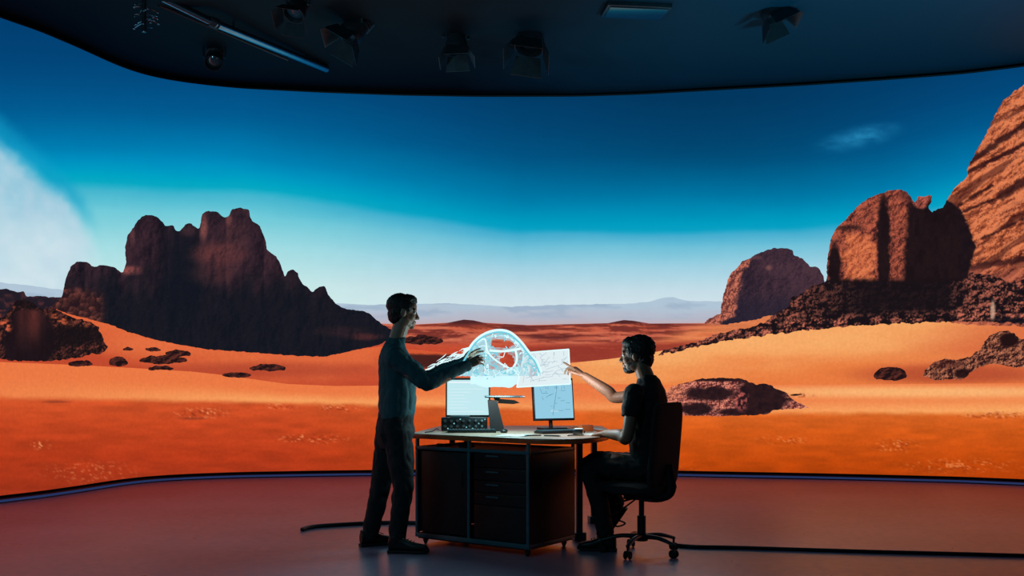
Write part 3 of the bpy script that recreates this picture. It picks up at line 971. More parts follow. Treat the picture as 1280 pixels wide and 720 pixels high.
bench = empty('workbench', (0.0, 7.7, 0))
tag(bench, 'dark workbench on casters with wood-edged top, the two men working at it', 'desk')
poly = [(-0.745, 7.50), (0.06, 6.905), (0.16, 6.85), (0.28, 6.815), (0.40, 6.84), (0.50, 6.91), (0.60, 7.06), (0.68, 7.28), (0.76, 7.8), (0.76, 8.62), (0.70, 8.68), (-0.56, 8.68), (-0.61, 8.62)]
MB().prism(poly, TOP - 0.006, TOP, 0.002).build('tabletop', M_WOOD, bench)['label'] = 'pale worn work surface'
cx = sum(p[0] for p in poly) / len(poly); cy = sum(p[1] for p in poly) / len(poly)
MB().prism([(p[0] + (p[0] - cx) * 0.004, p[1] + (p[1] - cy) * 0.004) for p in poly], TOP - 0.036, TOP - 0.006, 0.004).build('edge_board', M_EDGE, bench)['label'] = 'orange wood edge board'
# frame: posts and rails of square tube
fr = MB()
for u in (0.012, LEN * 0.487, LEN - 0.012):
    fr.box(cab(u, 0.012, 0.415), (0.022, 0.022, 0.70), YAW, 0.003)
for u in (0.012, LEN - 0.012):
    fr.box(cab(u, DEP - 0.012, 0.415), (0.022, 0.022, 0.70), YAW, 0.003)
for z in (0.068, 0.70):
    fr.box(cab(LEN / 2, 0.012, z), (LEN, 0.024, 0.030 if z < .1 else .022), YAW, 0.003); fr.box(cab(LEN / 2, DEP - 0.012, z), (LEN, 0.022, 0.022), YAW, 0.003)
    for u in (0.012, LEN - 0.012):
        fr.box(cab(u, DEP / 2, z), (0.022, DEP, 0.022), YAW, 0.003)
fr.build('frame', M_STEEL, bench)
MB().box(cab(LEN / 2, DEP / 2, 0.692), (LEN - 0.03, DEP - 0.03, 0.012), YAW).build('shelf', M_STEEL, bench)
MB().box(cab(LEN / 2, DEP / 2, 0.062), (LEN - 0.03, DEP - 0.03, 0.040), YAW).build('light_block_board', M_DARK, bench)  # low board added to block light passing under the bench
MB().box(cab(LEN - 0.006, DEP / 2, 0.385), (0.012, DEP - 0.03, 0.60), YAW, 0.002).build('side_panel', M_DARK, bench)
MB().box(cab(0.006, DEP / 2, 0.385), (0.012, DEP - 0.03, 0.60), YAW, 0.002).build('side_panel', M_DARK, bench)
MB().box(cab(LEN / 2, DEP - 0.02, 0.385), (LEN - 0.03, 0.012, 0.60), YAW, 0.002).build('back_panel', M_DARK, bench)
d = MB().box(cab(LEN * 0.25, 0.026, 0.385), (LEN * 0.487 - 0.04, 0.016, 0.585), YAW, 0.003).build('door', M_DARK, bench)
MB().tube([cab(LEN * 0.43, -0.004, 0.44), cab(LEN * 0.43, -0.004, 0.54)], 0.005, caps='round').build('handle', M_DARK, d)
zs = [(0.645, 0.115), (0.540, 0.085), (0.452, 0.080), (0.368, 0.080), (0.205, 0.235)]
for z, h in zs:
    dr = MB().box(cab(LEN * 0.745, 0.026, z), (LEN * 0.487 - 0.045, 0.018, h), YAW, 0.003).build('drawer', M_DRAWER, bench)
    if h < 0.2:
        MB().box(cab(LEN * 0.69, 0.010, z + h * 0.18), (0.11, 0.014, 0.010), YAW, 0.003).build('handle', M_STEEL, dr)
# right-hand legs under the overhanging top
for (x, y) in ((0.50, 7.62), (0.68, 8.5), (-0.50, 8.55)):
    MB().box((x, y, 0.405), (0.045, 0.045, 0.72), 0.2, 0.004).box((x, y, 0.03), (0.09, 0.09, 0.06), 0.2, 0.006).build('leg', M_STEEL, bench)
for u, w in ((0.05, 0.06), (LEN - 0.03, 0.03), (0.05, DEP - 0.06), (LEN - 0.06, DEP - 0.06)):
    p = cab(u, w, 0)
    cst = MB().box((p.x, p.y, 0.052), (0.045, 0.03, 0.012), YAW, 0.002).box((p.x + .016, p.y, 0.035), (0.004, 0.02, 0.035), 0.3).box((p.x - .016, p.y, 0.035), (0.004, 0.02, 0.035), 0.3).build('caster', M_CHROME, bench)
    MB().lathe([(0.004, -.011), (0.021, -.011), (0.024, -.006), (0.024, .006), (0.021, .011), (0.004, .011)], axis_frame((1, .2, 0), (p.x, p.y, 0.024)), 18).build('wheel', M_RUBBER, cst)

# ------------------------------------------------------------------ monitors
def text_lines(mb, M, w, h, n, rnd, z=0.001):
    pass


M_SCREEN_A = emitter('pale_blue_display', (194, 234, 240), 1.0, sample=True)
M_SCREEN_B = emitter('blue_drawing_display', (150, 208, 232), 0.95, sample=True)
M_LINE = emitter('display_line_white', (236, 246, 250), 1.0)
M_LINE_D = emitter('display_line_slate', (70, 116, 140), 0.8)


def monitor(loc, yaw, tilt, w, h, z0, screen_mat_, label, plan):
    """screen centre stands over loc; local x to the right, -y towards the viewer"""
    t = empty('monitor', loc); tag(t, label, 'monitor')
    M = Matrix.Translation(Vector((loc[0], loc[1], loc[2] + z0))) @ Matrix.Rotation(yaw, 4, 'Z') @ Matrix.Rotation(tilt, 4, 'X')
    MB().box((0, 0, 0), (1, 1, 1)).v
    mb = MB(); mb.box((0, 0.016, h / 2), (w + 0.024, 0.026, h + 0.034), 0, 0.005)
    mb.box((0, 0.035, h / 2), (w * 0.6, 0.03, h * 0.6), 0, 0.008)
    mb.v = [M @ p for p in mb.v]; case = mb.build('case', M_PLASTIC, t)
    s = MB(); s.box((0, 0.0015, h / 2), (w, 0.003, h)); s.v = [M @ p for p in s.v]; scr = s.build('screen', screen_mat_, t, smooth=False)
    scr['label'] = 'lit pale blue screen'
    b = MB()
    b.tube([M @ Vector((0, 0.045, h * 0.45)), M @ Vector((0, 0.075, h * 0.2)), Vector((loc[0], loc[1], 0)) + (Matrix.Rotation(yaw, 4, 'Z') @ Vector((0, 0.07, 0))) + Vector((0, 0, loc[2] + 0.012))], 0.016, smooth=4)
    b.build('stand', M_PLASTIC, t)
    q = MB(); q.box(Vector(loc) + (Matrix.Rotation(yaw, 4, 'Z') @ Vector((0, 0.05, 0))) + Vector((0, 0, 0.008)), (0.2, 0.15, 0.016), yaw, 0.006); q.build('base', M_PLASTIC, t)
    g = MB(); gd = MB()
    for (x0, y0, x1, y1, th, dark) in plan:
        a = Vector((x0 * w, -0.0005, y0 * h)); c = Vector((x1 * w, -0.0005, y1 * h)); dv = (c - a); nrm = Vector((-dv.z, 0, dv.x)).normalized() * th / 2
        (gd if dark else g).add([M @ (a - nrm), M @ (c - nrm), M @ (c + nrm), M @ (a + nrm)], [(0, 1, 2, 3)])
    if g.v: g.build('screen_graphic', M_LINE, scr, smooth=False)['kind'] = 'stuff'
    if gd.v: gd.build('screen_graphic', M_LINE_D, scr, smooth=False)['kind'] = 'stuff'
    return t


rnd = random.Random(4)
planA = [(-0.46, 0.93, 0.46, 0.93, 0.010, 0), (-0.42, 0.10, 0.40, 0.10, 0.003, 0)] + [(-0.44, 0.2 + k * 0.09, -0.44 + rnd.uniform(.3, .85), 0.2 + k * 0.09, 0.0025, 0) for k in range(7)]
planB = []
for k in range(26):
    x = rnd.uniform(-.42, .35); y = rnd.uniform(.15, .9); a = rnd.choice([0, 0, math.pi / 2, .5, 1.9]); l = rnd.uniform(.04, .2)
    planB.append((x, y, min(.46, x + l * math.cos(a)), min(.95, y + l * math.sin(a)), 0.0022, rnd.random() < .6))
planB += [(-.05, .08, .06, .62, .003, 1), (.06, .62, .1, .9, .003, 1)]
monitor((-0.345, 8.0, TOP), 0.0, math.radians(-4), 0.325, 0.275, 0.115, M_SCREEN_A, 'left-hand lit monitor on the workbench, beside the standing man', planA)
monitor((0.335, 8.0, TOP), math.radians(24), math.radians(-7), 0.33, 0.30, 0.090, M_SCREEN_B, 'right-hand lit monitor turned towards the left, by the seated man', planB)

# slim computer between the screens
t = empty('computer_case', (-0.115, 7.83, TOP)); tag(t, 'slim dark computer case with glass tray, standing between both monitors', 'computer')
mb = MB(); mb.add([(-.165, 7.75, TOP), (-.055, 7.78, TOP), (-.055, 7.82, TOP), (-.165, 7.95, TOP), (-.185, 7.75, TOP + .235), (-.115, 7.78, TOP + .235), (-.115, 7.82, TOP + .235), (-.185, 7.95, TOP + .235)],
       [(0, 1, 5, 4), (1, 2, 6, 5), (2, 3, 7, 6), (3, 0, 4, 7), (4, 5, 6, 7), (3, 2, 1, 0)])
mb.build('case', M_PLASTIC, t, smooth=False)
MB().box((-0.06, 7.85, TOP + 0.262), (0.30, 0.20, 0.014), 0.05, 0.004).build('tray', M_CHROME, t)['label'] = 'bright metal tray on top'
MB().tube([(-.13, 7.85, TOP + .235), (-.10, 7.85, TOP + .258)], .02).build('bracket', M_PLASTIC, t)
MB().add([(-.1, 7.81, TOP + .245), (.02, 7.82, TOP + .235), (.06, 7.83, TOP + .215), (.01, 7.83, TOP + .205), (-.11, 7.82, TOP + .212), (-.1, 7.85, TOP + .245), (.02, 7.85, TOP + .235), (.06, 7.85, TOP + .215), (.01, 7.85, TOP + .205), (-.11, 7.85, TOP + .212)],
         [(0, 1, 2, 3, 4), (9, 8, 7, 6, 5), (0, 5, 6, 1), (1, 6, 7, 2), (2, 7, 8, 3), (3, 8, 9, 4), (4, 9, 5, 0)]).build('support_arm', M_PLASTIC, t, smooth=False)

# ------------------------------------------------------------------ clutter on the top
M_KEY = surf('worn_key_caps', (46, 66, 72), 0.45)
M_LED = emitter('indicator_led', (140, 205, 215), 0.8)


def keyboard(loc, yaw, label):
    t = empty('keyboard', loc); tag(t, label, 'keyboard')
    R = Matrix.Translation(Vector(loc)) @ Matrix.Rotation(yaw, 4, 'Z')
    mb = MB().box((0, 0, 0.010), (0.36, 0.13, 0.018), 0, 0.004); mb.v = [R @ p for p in mb.v]; mb.build('body', M_PLASTIC, t)
    k = MB()
    for i in range(15):
        for j in range(5):
            k.box((-0.161 + i * 0.023, -0.047 + j * 0.0235, 0.0215), (0.018, 0.018, 0.008), 0, 0.002)
    k.v = [R @ p for p in k.v]; o = k.build('keys', M_KEY, t)
    o['kind'] = 'stuff'
    return t


keyboard((-0.30, 7.62, TOP), 0.05, 'dark keyboard on the workbench below the left-hand monitor')
keyboard((0.35, 7.52, TOP), math.radians(28), 'dark keyboard on the workbench below the right-hand monitor')
t = empty('control_console', (-0.33, 7.82, TOP)); tag(t, 'low dark control box with glinting knobs in front of the left monitor', 'electronics')
MB().box((-0.365, 7.85, TOP + 0.052), (0.35, 0.10, 0.104), 0.0, 0.008).build('case', M_PLASTIC, t)
MB().box((-0.40, 7.85, TOP + 0.112), (0.15, 0.08, 0.014), 0.1, 0.004).build('top_module', M_KEY, t)
for k in range(7):
    x = -0.51 + k * 0.047
    for zz in (.036, .078):
        MB().lathe([(0.002, 0), (0.011, 0), (0.010, 0.014), (0.008, 0.016), (0.002, 0.016)], axis_frame((0, -1, 0.25), (x, 7.797, TOP + zz)), 14).build('knob', M_CHROME, t)
    MB().ell((x + .022, 7.799, TOP + (.02, .058, .09, .03)[k % 4]), .0055).build('indicator', M_LED, t)
t = empty('mouse', (-0.06, 7.60, TOP)); tag(t, 'small dark computer mouse right of the left-hand keyboard', 'mouse')
MB().ell((-0.06, 7.6, TOP + 0.013), (0.03, 0.05, 0.016)).build('body', M_PLASTIC, t)
MB().box((-0.06, 7.57, TOP + 0.026), (0.006, 0.018, 0.008), 0, .002).build('wheel', M_CHROME, t)


def paper(loc, yaw, w, h, label):
    mb = MB(); n = 6
    for i in range(n + 1):
        for j in range(n + 1):
            mb.v.append(Vector((loc[0], loc[1], loc[2] + 0.001 + 0.006 * (math.sin(i * 1.1 + j * .6 + yaw) * .5 + .5) * (i / n))) + Matrix.Rotation(yaw, 4, 'Z') @ Vector((w * (i / n - .5), h * (j / n - .5), 0)))
    for i in range(n):
        for j in range(n):
            a = i * (n + 1) + j
            mb.f.append((a, a + 1, a + n + 2, a + n + 1))
    o = mb.build('paper_sheet', M_PAPER, None); tag(o, label, 'paper')
    return o


paper((0.60, 7.36, TOP), 0.3, 0.14, 0.18, 'white paper sheet on the bench corner in front of the seated man')
paper((0.02, 7.22, TOP), -0.35, 0.22, 0.24, 'white paper sheet lying mid-bench between the two keyboards')
paper((0.60, 8.05, TOP), 0.1, 0.20, 0.27, 'white paper sheet behind the right-hand monitor')
M_OR = surf('orange_plastic', (196, 92, 44), 0.45)
for k, (x, y, col, lab) in enumerate(((0.56, 7.78, M_OR, 'orange foam block at the right end of the bench'), (0.47, 7.24, M_CHROME, 'small metal box beside the seated man\'s resting hand'))):
    t = empty('component_box', (x, y, TOP)); tag(t, lab, 'box')
    MB().box((x, y, TOP + 0.022), (0.10, 0.07, 0.044), 0.4 + k, 0.006).build('body', col, t)
    MB().box((x, y, TOP + 0.046), (0.09, 0.06, 0.006), 0.4 + k, 0.002).build('lid', M_PAPER if k else M_OR, t)
for k, (x, y, a) in enumerate(((0.44, 7.18, 0.6), (0.28, 7.10, -0.4), (0.15, 7.15, 0.2))):
    t = empty('pen', (x, y, TOP)); tag(t, ('slim pen lying nearest the seated man\'s hand', 'slim pen at the rounded bench corner', 'slim pen left of the rounded bench corner')[k], 'pen')
    dv = Vector((math.cos(a), math.sin(a), 0))
    p = Vector((x, y, TOP + 0.006))
    MB().tube([p - dv * .06, p + dv * .05], .005, caps='round').build('barrel', M_CHROME if k == 0 else M_PLASTIC, t)
    MB().tube([p + dv * .05, p + dv * .066], [.0045, .001]).build('tip', M_CHROME, t)
o = MB().tube([(0.44, 8.1, TOP + .006), (0.55, 7.95, TOP + .03), (0.64, 7.85, TOP + .006), (0.70, 7.7, TOP + .006), (0.62, 7.55, TOP + .006)], 0.005, smooth=6).build('cable', M_OR)
tag(o, 'thin orange cable curling over the right end of the bench', 'cable')
o = MB().tube([(-0.575, 8.0, TOP + .005), (-0.585, 7.9, TOP + .012), (-0.60, 7.7, TOP + .005), (-0.64, 7.55, TOP + .005)], 0.004, smooth=6).build('cable', M_CABLE)
tag(o, 'thin black cable at the left edge of the bench top', 'cable')

# loose gear on the open shelf under the top
for k, (u, lab) in enumerate(((0.16, 'left coil of cable on the open shelf under the bench top'), (0.36, 'middle coil of cable on the open shelf under the bench top'))):
    c = cab(u, 0.14, 0.705)
    pts = [c + Vector((0.055 * math.cos(a * .7) * (1 + .06 * math.sin(a)), 0.055 * math.sin(a * .7), 0.006 + 0.003 * (a % 5))) for a in range(28)]
    tag(MB().tube(pts, 0.005, n=8).build('cable_coil', M_CABLE), lab, 'cable')

# ------------------------------------------------------------------ floor cables
pts = [at(376, 664, 8.0), at(384, 661.5, 8.1), at(400, 659.5, 8.2), at(440, 657, 8.3), at(480, 655.5, 8.4), at(530, 656, 8.35), at(580, 659, 8.2)]
pts = [Vector((p.x, CAM_H * F / (py - HOR), 0.014)) for p, py in zip(pts, (664, 661.5, 659.5, 657, 655.5, 656, 659))]
tag(MB().tube(pts, 0.016, smooth=6, caps='round', n=12).build('floor_cable', M_CABLE), 'thick black cable end on the floor behind the standing man', 'cable')
pts = [(840, 683), (870, 685.5), (920, 686.5), (1000, 689), (1100, 692), (1200, 694.5), (1290, 697), (1400, 700)]
pts = [Vector(((px - 640) / (py - HOR) * CAM_H, CAM_H * F / (py - HOR), 0.012)) for px, py in pts]
tag(MB().tube(pts, 0.013, smooth=6, n=12).build('floor_cable', M_CABLE), 'long black cable running over the floor from chair to right edge', 'cable')

# ------------------------------------------------------------------ office chair
CH = Vector((0.892, 7.05, 0.0)); CY = math.radians(35)
fw = Vector((-math.cos(CY), math.sin(CY), 0)); sd = Vector((math.sin(CY), math.cos(CY), 0))
chair = empty('office_chair', CH); tag(chair, 'black upholstered swivel chair on casters under the seated man', 'chair')
def chp(f_, s_, z): return CH + fw * f_ + sd * s_ + Vector((0, 0, z))
sec = []
for k in range(13):                                                     # seat cushion
    s_ = -0.23 + 0.46 * k / 12; e = max(0.0, 1 - (abs(s_) / 0.235) ** 4)
    sec.append((chp(0.03, s_, 0.455), 0.10 + 0.135 * e ** .5, 0.012 + 0.038 * e ** .5, fw, (0, 0, 1)))
MB().loft(sec, 24, 0, 3.0).build('seat', M_FABRIC, chair)
sec = []
for k in range(15):                                                     # back cushion, gently wrapped
    z = 0.46 + 0.58 * k / 14; e = max(0.02, 1 - (abs(z - 0.75) / 0.30) ** 6)
    sec.append((chp(-0.155 - 0.05 * (z - .46) / .58, 0, z), 0.022 + .006 * e, 0.15 + 0.065 * e ** .5, fw, sd))
MB().loft(sec, 24, 0, 3.5).build('backrest', M_FABRIC, chair)
MB().tube([chp(-.20, 0, .62), chp(-.225, 0, .45), chp(-.14, 0, .39), chp(0, 0, .385)], 0.018, smooth=5, flat=1.8).build('back_bracket', M_PLASTIC, chair)
MB().box(chp(0, 0, .39), (0.2, 0.16, 0.035), -CY, .008).build('mechanism', M_PLASTIC, chair)
MB().lathe([(.018, .12), (.030, .121), (.030, .26), (.019, .262), (.019, .39), (.01, .39)], Matrix.Translation(CH), 20).build('column', M_PLASTIC, chair)
MB().tube([chp(.02, -.05, .385), chp(.05, -.2, .37), chp(.06, -.25, .36)], .007, smooth=4, caps='round').build('lever', M_PLASTIC, chair)
MB().lathe([(.01, .085), (.042, .087), (.045, .10), (.040, .135), (.033, .14), (.01, .14)], Matrix.Translation(CH), 24).build('hub', M_PLASTIC, chair)
for k in range(5):
    a = math.radians(-45 + 72 * k); dv = Vector((math.cos(a), math.sin(a), 0))
    lg = MB().tube([CH + dv * .03 + Vector((0, 0, .118)), CH + dv * .15 + Vector((0, 0, .118)), CH + dv * .27 + Vector((0, 0, .088))], [.022, .018, .014], smooth=5, caps='round', flat=.8).build('leg', M_PLASTIC, chair)
    p = CH + dv * .27; sx = Vector((-dv.y, dv.x, 0))
    cs = MB().tube([p + Vector((0, 0, .085)), p + Vector((0, 0, .045))], .008).box(p + Vector((0, 0, .042)), (.03, .018, .02), a, .004).build('caster', M_PLASTIC, lg)
    for s_ in (-.016, .016):
        cs2 = MB().lathe([(.004, -.008), (.024, -.008), (.028, -.003), (.028, .003), (.024, .008), (.004, .008)], axis_frame(sx, p + sx * s_ + Vector((0, 0, .028))), 18)
        base = len(cs2.v)
        cs2.build('wheel', M_RUBBER, lg)
o = MB().tube([chp(.03, -.04, .37), chp(.12, -.06, .30), chp(.22, -.03, .24), chp(.27, 0, .20), chp(.22, .05, .16), chp(.15, .04, .19), chp(.20, -.02, .22)], .006, smooth=6, caps='round').build('cable', M_CABLE)
tag(o, 'thin black cable looping down from under the chair seat', 'cable')
# ------------------------------------------------------------------ projected light model over the bench
HD = 7.62
M_HLINE = emitter('light_wire_white', (214, 246, 250), 1.15)
M_HLINE2 = emitter('light_wire_cyan', (120, 214, 232), 0.95)
M_HFILM = emitter('light_film', (178, 228, 240), 0.88, alpha=0.56, noise=0.32, scale=22)
M_HCORE = emitter('light_core', (206, 244, 250), 1.08, alpha=0.85, noise=0.15, scale=14)
M_HPANEL = emitter('light_panel', (226, 240, 244), 1.0, alpha=0.88, noise=0.10, scale=40)
M_HRED = emitter('light_red_mark', (232, 128, 128), 0.9, alpha=0.8)
holo = empty('hologram', (-0.05, HD, TOP)); tag(holo, 'glowing blue-white wireframe hologram floating over the workbench monitors', 'hologram')
rnd = random.Random(11)
ARC = [(566, 468), (574, 458), (583, 443), (593, 428), (606, 418), (622, 413.5), (637, 416), (650, 427), (660, 440), (670, 452), (676, 466)]
arcs = []
for d, sc in ((HD - .22, .97), (HD, 1.0), (HD + .24, .93)):
    arcs.append([at(622 + (px - 622) * sc, 470 + (py - 470) * (sc if sc > .95 else .9), d) for px, py in ARC])
# bright slab of light under the canopy
def slab(px0, px1, top, bot, d0, d1, name, mat, seed):
    mb = MB(); xs_ = np.arange(px0, px1 + .5, 2.0); m = len(xs_)
    for d in (d0, d1):
        for x in xs_:
            mb.v.append(at(x, top(x) + (fbm(np.array([x / 5.0]), np.array([d * 3]), seed)[0] - .5) * 9, d)); mb.v.append(at(x, bot(x) + (fbm(np.array([x / 6.0]), np.array([d * 3]), seed + 3)[0] - .5) * 3, d))
    for i in range(m - 1):
        a = i * 2; b = m * 2 + i * 2
        mb.f += [(a, a + 1, a + 3, a + 2), (b + 2, b + 3, b + 1, b), (a, a + 2, b + 2, b), (a + 1, b + 1, b + 3, a + 3)]
    mb.f += [(0, m * 2, m * 2 + 1, 1), (m * 2 - 2, m * 2 - 1, m * 4 - 1, m * 4 - 2)]
    return mb.build(name, mat, holo, smooth=False)
slab(572, 614, lambda x: np.interp(x, [572, 580, 590, 602, 614], [460, 446, 433, 424, 421]), lambda x: np.interp(x, [572, 600, 614], [470, 468, 452]), HD + .02, HD + .10, 'light_slab', M_HFILM, 9)['label'] = 'faint blue slab of light'
# domed skin of the canopy, open in two places, bulging towards the camera
BASE = 470.0
def arch_top(x): return np.interp(x, [p[0] for p in ARC], [p[1] for p in ARC])
def hole(x, y): return ((x - 627) / 15) ** 2 + ((y - 430) / 5.5) ** 2 < 1 or ((x - 634 - (y - 450) * .4) / 9) ** 2 + ((y - 450) / 10) ** 2 < 1
def dome(x, t):
    """x along the arch in picture columns, t = 0 on the crown and 1 at the foot"""
    y = arch_top(x) + (BASE - arch_top(x)) * t
    return at(x, y, HD - .04 - .26 * math.sin(t * 1.5) * math.sin(math.pi * min(1, max(0, (x - 566) / 110)))), y
mb = MB(); nx_, nt_ = 56, 22
for i in range(nx_ + 1):
    for k in range(nt_ + 1): mb.v.append(dome(566 + 110 * i / nx_, k / nt_)[0])
for i in range(nx_):
    for k in range(nt_):
        x = 566 + 110 * (i + .5) / nx_
        if hole(x, dome(x, (k + .5) / nt_)[1]): continue
        q = i * (nt_ + 1) + k; mb.f.append((q, q + 1, q + nt_ + 2, q + nt_ + 1))
mb.build('canopy', M_HFILM, holo)['label'] = 'see-through domed canopy'
for k, P in enumerate(arcs):
    MB().tube(P, (0.006, 0.014, 0.009)[k], n=8, smooth=4).build('arch', M_HLINE2 if k == 0 else M_HLINE, holo)
MB().tube([at(596, 428, HD - .1), at(606, 424, HD - .2), at(610, 440, HD - .25), at(622, 452, HD - .28), at(640, 462, HD - .25)], .006, n=6, smooth=5).build('rib', M_HLINE, holo)
MB().tube([at(612, 438, HD - .25), at(630, 439, HD - .22), at(650, 436, HD - .1)], .009, n=6, smooth=5).build('rib', M_HLINE, holo)
MB().tube([at(644, 436, HD - .2), at(646, 450, HD - .2), at(640, 462, HD - .2)], .009, n=6, smooth=5).build('rib', M_HLINE, holo)
mb = MB(); mc = MB(); nodes = []
while len(nodes) < 420:
    x = 568 + 106 * rnd.random() ** 1.6; t_ = rnd.random()
    p, y = dome(x, t_)
    if hole(x, y) and rnd.random() < .8: continue
    nodes.append((x, y, p))
for q, (x, y, p) in enumerate(nodes):
    near = sorted(nodes, key=lambda n_: (n_[0] - x) ** 2 + (n_[1] - y) ** 2)[1:4]
    for (x2, y2, p2) in near:
        if (x2 - x) ** 2 + (y2 - y) ** 2 < 190: (mb if q % 3 else mc).tube([p, p2], 0.0018 + 0.0022 * rnd.random() ** 2, n=4)
mb.build('lattice', M_HLINE2, holo).update_tag(); mc.build('lattice', M_HLINE, holo)
for o in holo.children:
    if o.name.startswith('lattice'): o['kind'] = 'stuff'; o['label'] = 'mesh of fine light lines'
slab(588, 650, lambda x: np.interp(x, [588, 606, 640, 650], [466, 463, 461, 459]), lambda x: np.interp(x, [588, 608, 640, 644, 650], [480, 484, 484, 481, 480]), HD + .03, HD + .15, 'light_slab', M_HCORE, 3)['label'] = 'bright white slab of light'
# standing drawing panel
q = [at(655, 441, HD - .02), at(711, 436.5, HD + .03), at(713, 480, HD + .03), at(646, 484, HD - .02)]
mb = MB(); off = Vector((0, .012, 0)); mb.add(q + [p + off for p in q], [(0, 1, 2, 3), (7, 6, 5, 4), (0, 4, 5, 1), (1, 5, 6, 2), (2, 6, 7, 3), (3, 7, 4, 0)])
pan = mb.build('drawing_panel', M_HPANEL, holo, smooth=False); pan['label'] = 'upright white translucent drawing sheet'
mb = MB()
for a, b in ((0, 1), (1, 2), (2, 3), (3, 0)): mb.tube([q[a], q[b]], .005, n=6)
def qp(u, v): return (q[3].lerp(q[2], u)).lerp(q[0].lerp(q[1], u), v) + Vector((0, -.003, 0))
mb.build('panel_rim', M_HLINE, pan)
mb = MB(); M_HSK = emitter('light_sketch_slate', (172, 200, 212), 0.9)
for k in range(60):
    u, v = rnd.uniform(.08, .9), rnd.uniform(.1, .9); a = rnd.choice((0, 1.57, .4, 1.1, 2.0)); l = rnd.uniform(.06, .3)
    mb.tube([qp(u, v), qp(min(.97, max(.03, u + l * math.cos(a))), min(.95, max(.05, v + l * math.sin(a) * .8)))], .0014, n=4)
mb.build('sketch_line', M_HSK, pan)['kind'] = 'stuff'
mb = MB(); mb.add([qp(.2, .3), qp(.34, .3), qp(.34, .62), qp(.2, .62)], [(0, 1, 2, 3)]); mb.build('red_mark', M_HRED, pan, smooth=False)['label'] = 'small pink-red patch'
# tail of broken light towards the standing man
tail = [(529, 467), (540, 459), (552, 453), (565, 446), (578, 441), (590, 436)]
mb = MB()
for k in range(130):
    i = rnd.uniform(0, 4.9); i0 = int(i); f_ = i - i0
    x = tail[i0][0] * (1 - f_) + tail[i0 + 1][0] * f_; y = tail[i0][1] * (1 - f_) + tail[i0 + 1][1] * f_
    wd = 3 + 9 * math.sin(math.pi * min(1, i / 5.5))
    p = at(x + rnd.uniform(-4, 4), y + rnd.uniform(-.35, .75) * wd, HD + .1 + rnd.uniform(-.08, .2)); 
    L_ = rnd.uniform(.02, .075); a_ = math.radians(25 + rnd.gauss(0, 11))
    e_ = p + Vector((L_ * math.cos(a_), rnd.uniform(-.04, .04), L_ * math.sin(a_)))
    mb.tube([p, (p + e_) / 2 + Vector((0, 0, .006 * rnd.uniform(-1, 1))), e_], [.001, 0.0025 + .0025 * rnd.random(), .001], n=5)
o = mb.build('light_tail', M_HLINE, holo); o['label'] = 'streaky tail of light fragments'; o['kind'] = 'stuff'
mb = MB()
for k in range(120):
    x = rnd.uniform(572, 622); y = rnd.uniform(436, 474); s_ = rnd.uniform(.004, .011)
    if y < np.interp(x, [572, 595, 622], [462, 432, 420]): continue
    p = at(x, y, HD + rnd.uniform(.02, .22)); mb.box(p, (s_ * 2, s_, s_), rnd.uniform(0, 3))
o = mb.build('light_fragment', M_HLINE2, holo); o['label'] = 'blue flecks of light'; o['kind'] = 'stuff'

def lamp(name, kind, loc, energy, color, size=None, aim=None, **kw):
    d = bpy.data.lights.new(name, kind); d.energy = energy; d.color = color
    if kind == 'AREA': d.shape = kw.get('shape', 'DISK'); d.size = size or 1
    elif size: d.shadow_soft_size = size
    if kind == 'SPOT': d.spot_size = kw.get('spot', 1.0); d.spot_blend = 0.8
    o = bpy.data.objects.new(name, d); COL.objects.link(o); o.location = loc
    if aim is not None: o.rotation_euler = (Vector(aim) - Vector(loc)).to_track_quat('-Z', 'Y').to_euler()
    return o
lamp('hologram_glow', 'POINT', at(626, 460, 7.45), 24, (0.45, 0.95, 1.0), 0.18)
lamp('panel_glow', 'POINT', at(716, 478, 7.22), 8, (0.9, 0.97, 1.0), 0.12)
lamp('studio_fill', 'AREA', (-3.5, 2.5, 4.3), 45, (0.22, 0.75, 0.95), 2.5, aim=(-0.5, 7.2, 1.0))  # added cyan fill from out of view, lifts the figures and bench front
# ------------------------------------------------------------------ people
M_SKIN_A = surf('skin_light', (150, 112, 92), 0.5, var=0.06, scale=60)
M_SKIN_B = surf('skin_brown', (140, 96, 74), 0.48, var=0.06, scale=60)
M_HAIR = surf('black_hair', (10, 9, 9), 0.55, var=0.4, scale=220, bump=0.4)
M_SWEAT = surf('dark_teal_knit', (26, 78, 86), 0.85, var=0.2, scale=180, bump=0.25)
M_TROUSER = surf('dark_denim', (17, 24, 29), 0.85, var=0.25, scale=150, bump=0.2)
M_TSHIRT = surf('black_cotton', (17, 16, 19), 0.85, var=0.2, scale=160, bump=0.2)
M_TROUSER_B = surf('charcoal_trousers', (20, 19, 21), 0.85, var=0.25, scale=150, bump=0.2)
M_SHOE = surf('black_leather', (14, 14, 15), 0.45, var=0.2)
M_SOLE = surf('dark_sole', (22, 24, 26), 0.7)
M_SNK = surf('grey_sneaker', (52, 54, 56), 0.6)
M_EYE = surf('eye_white', (205, 205, 205), 0.25, var=0.02)
M_IRIS = surf('dark_iris', (26, 18, 14), 0.15, var=0.1)
Z = Vector((0, 0, 1))


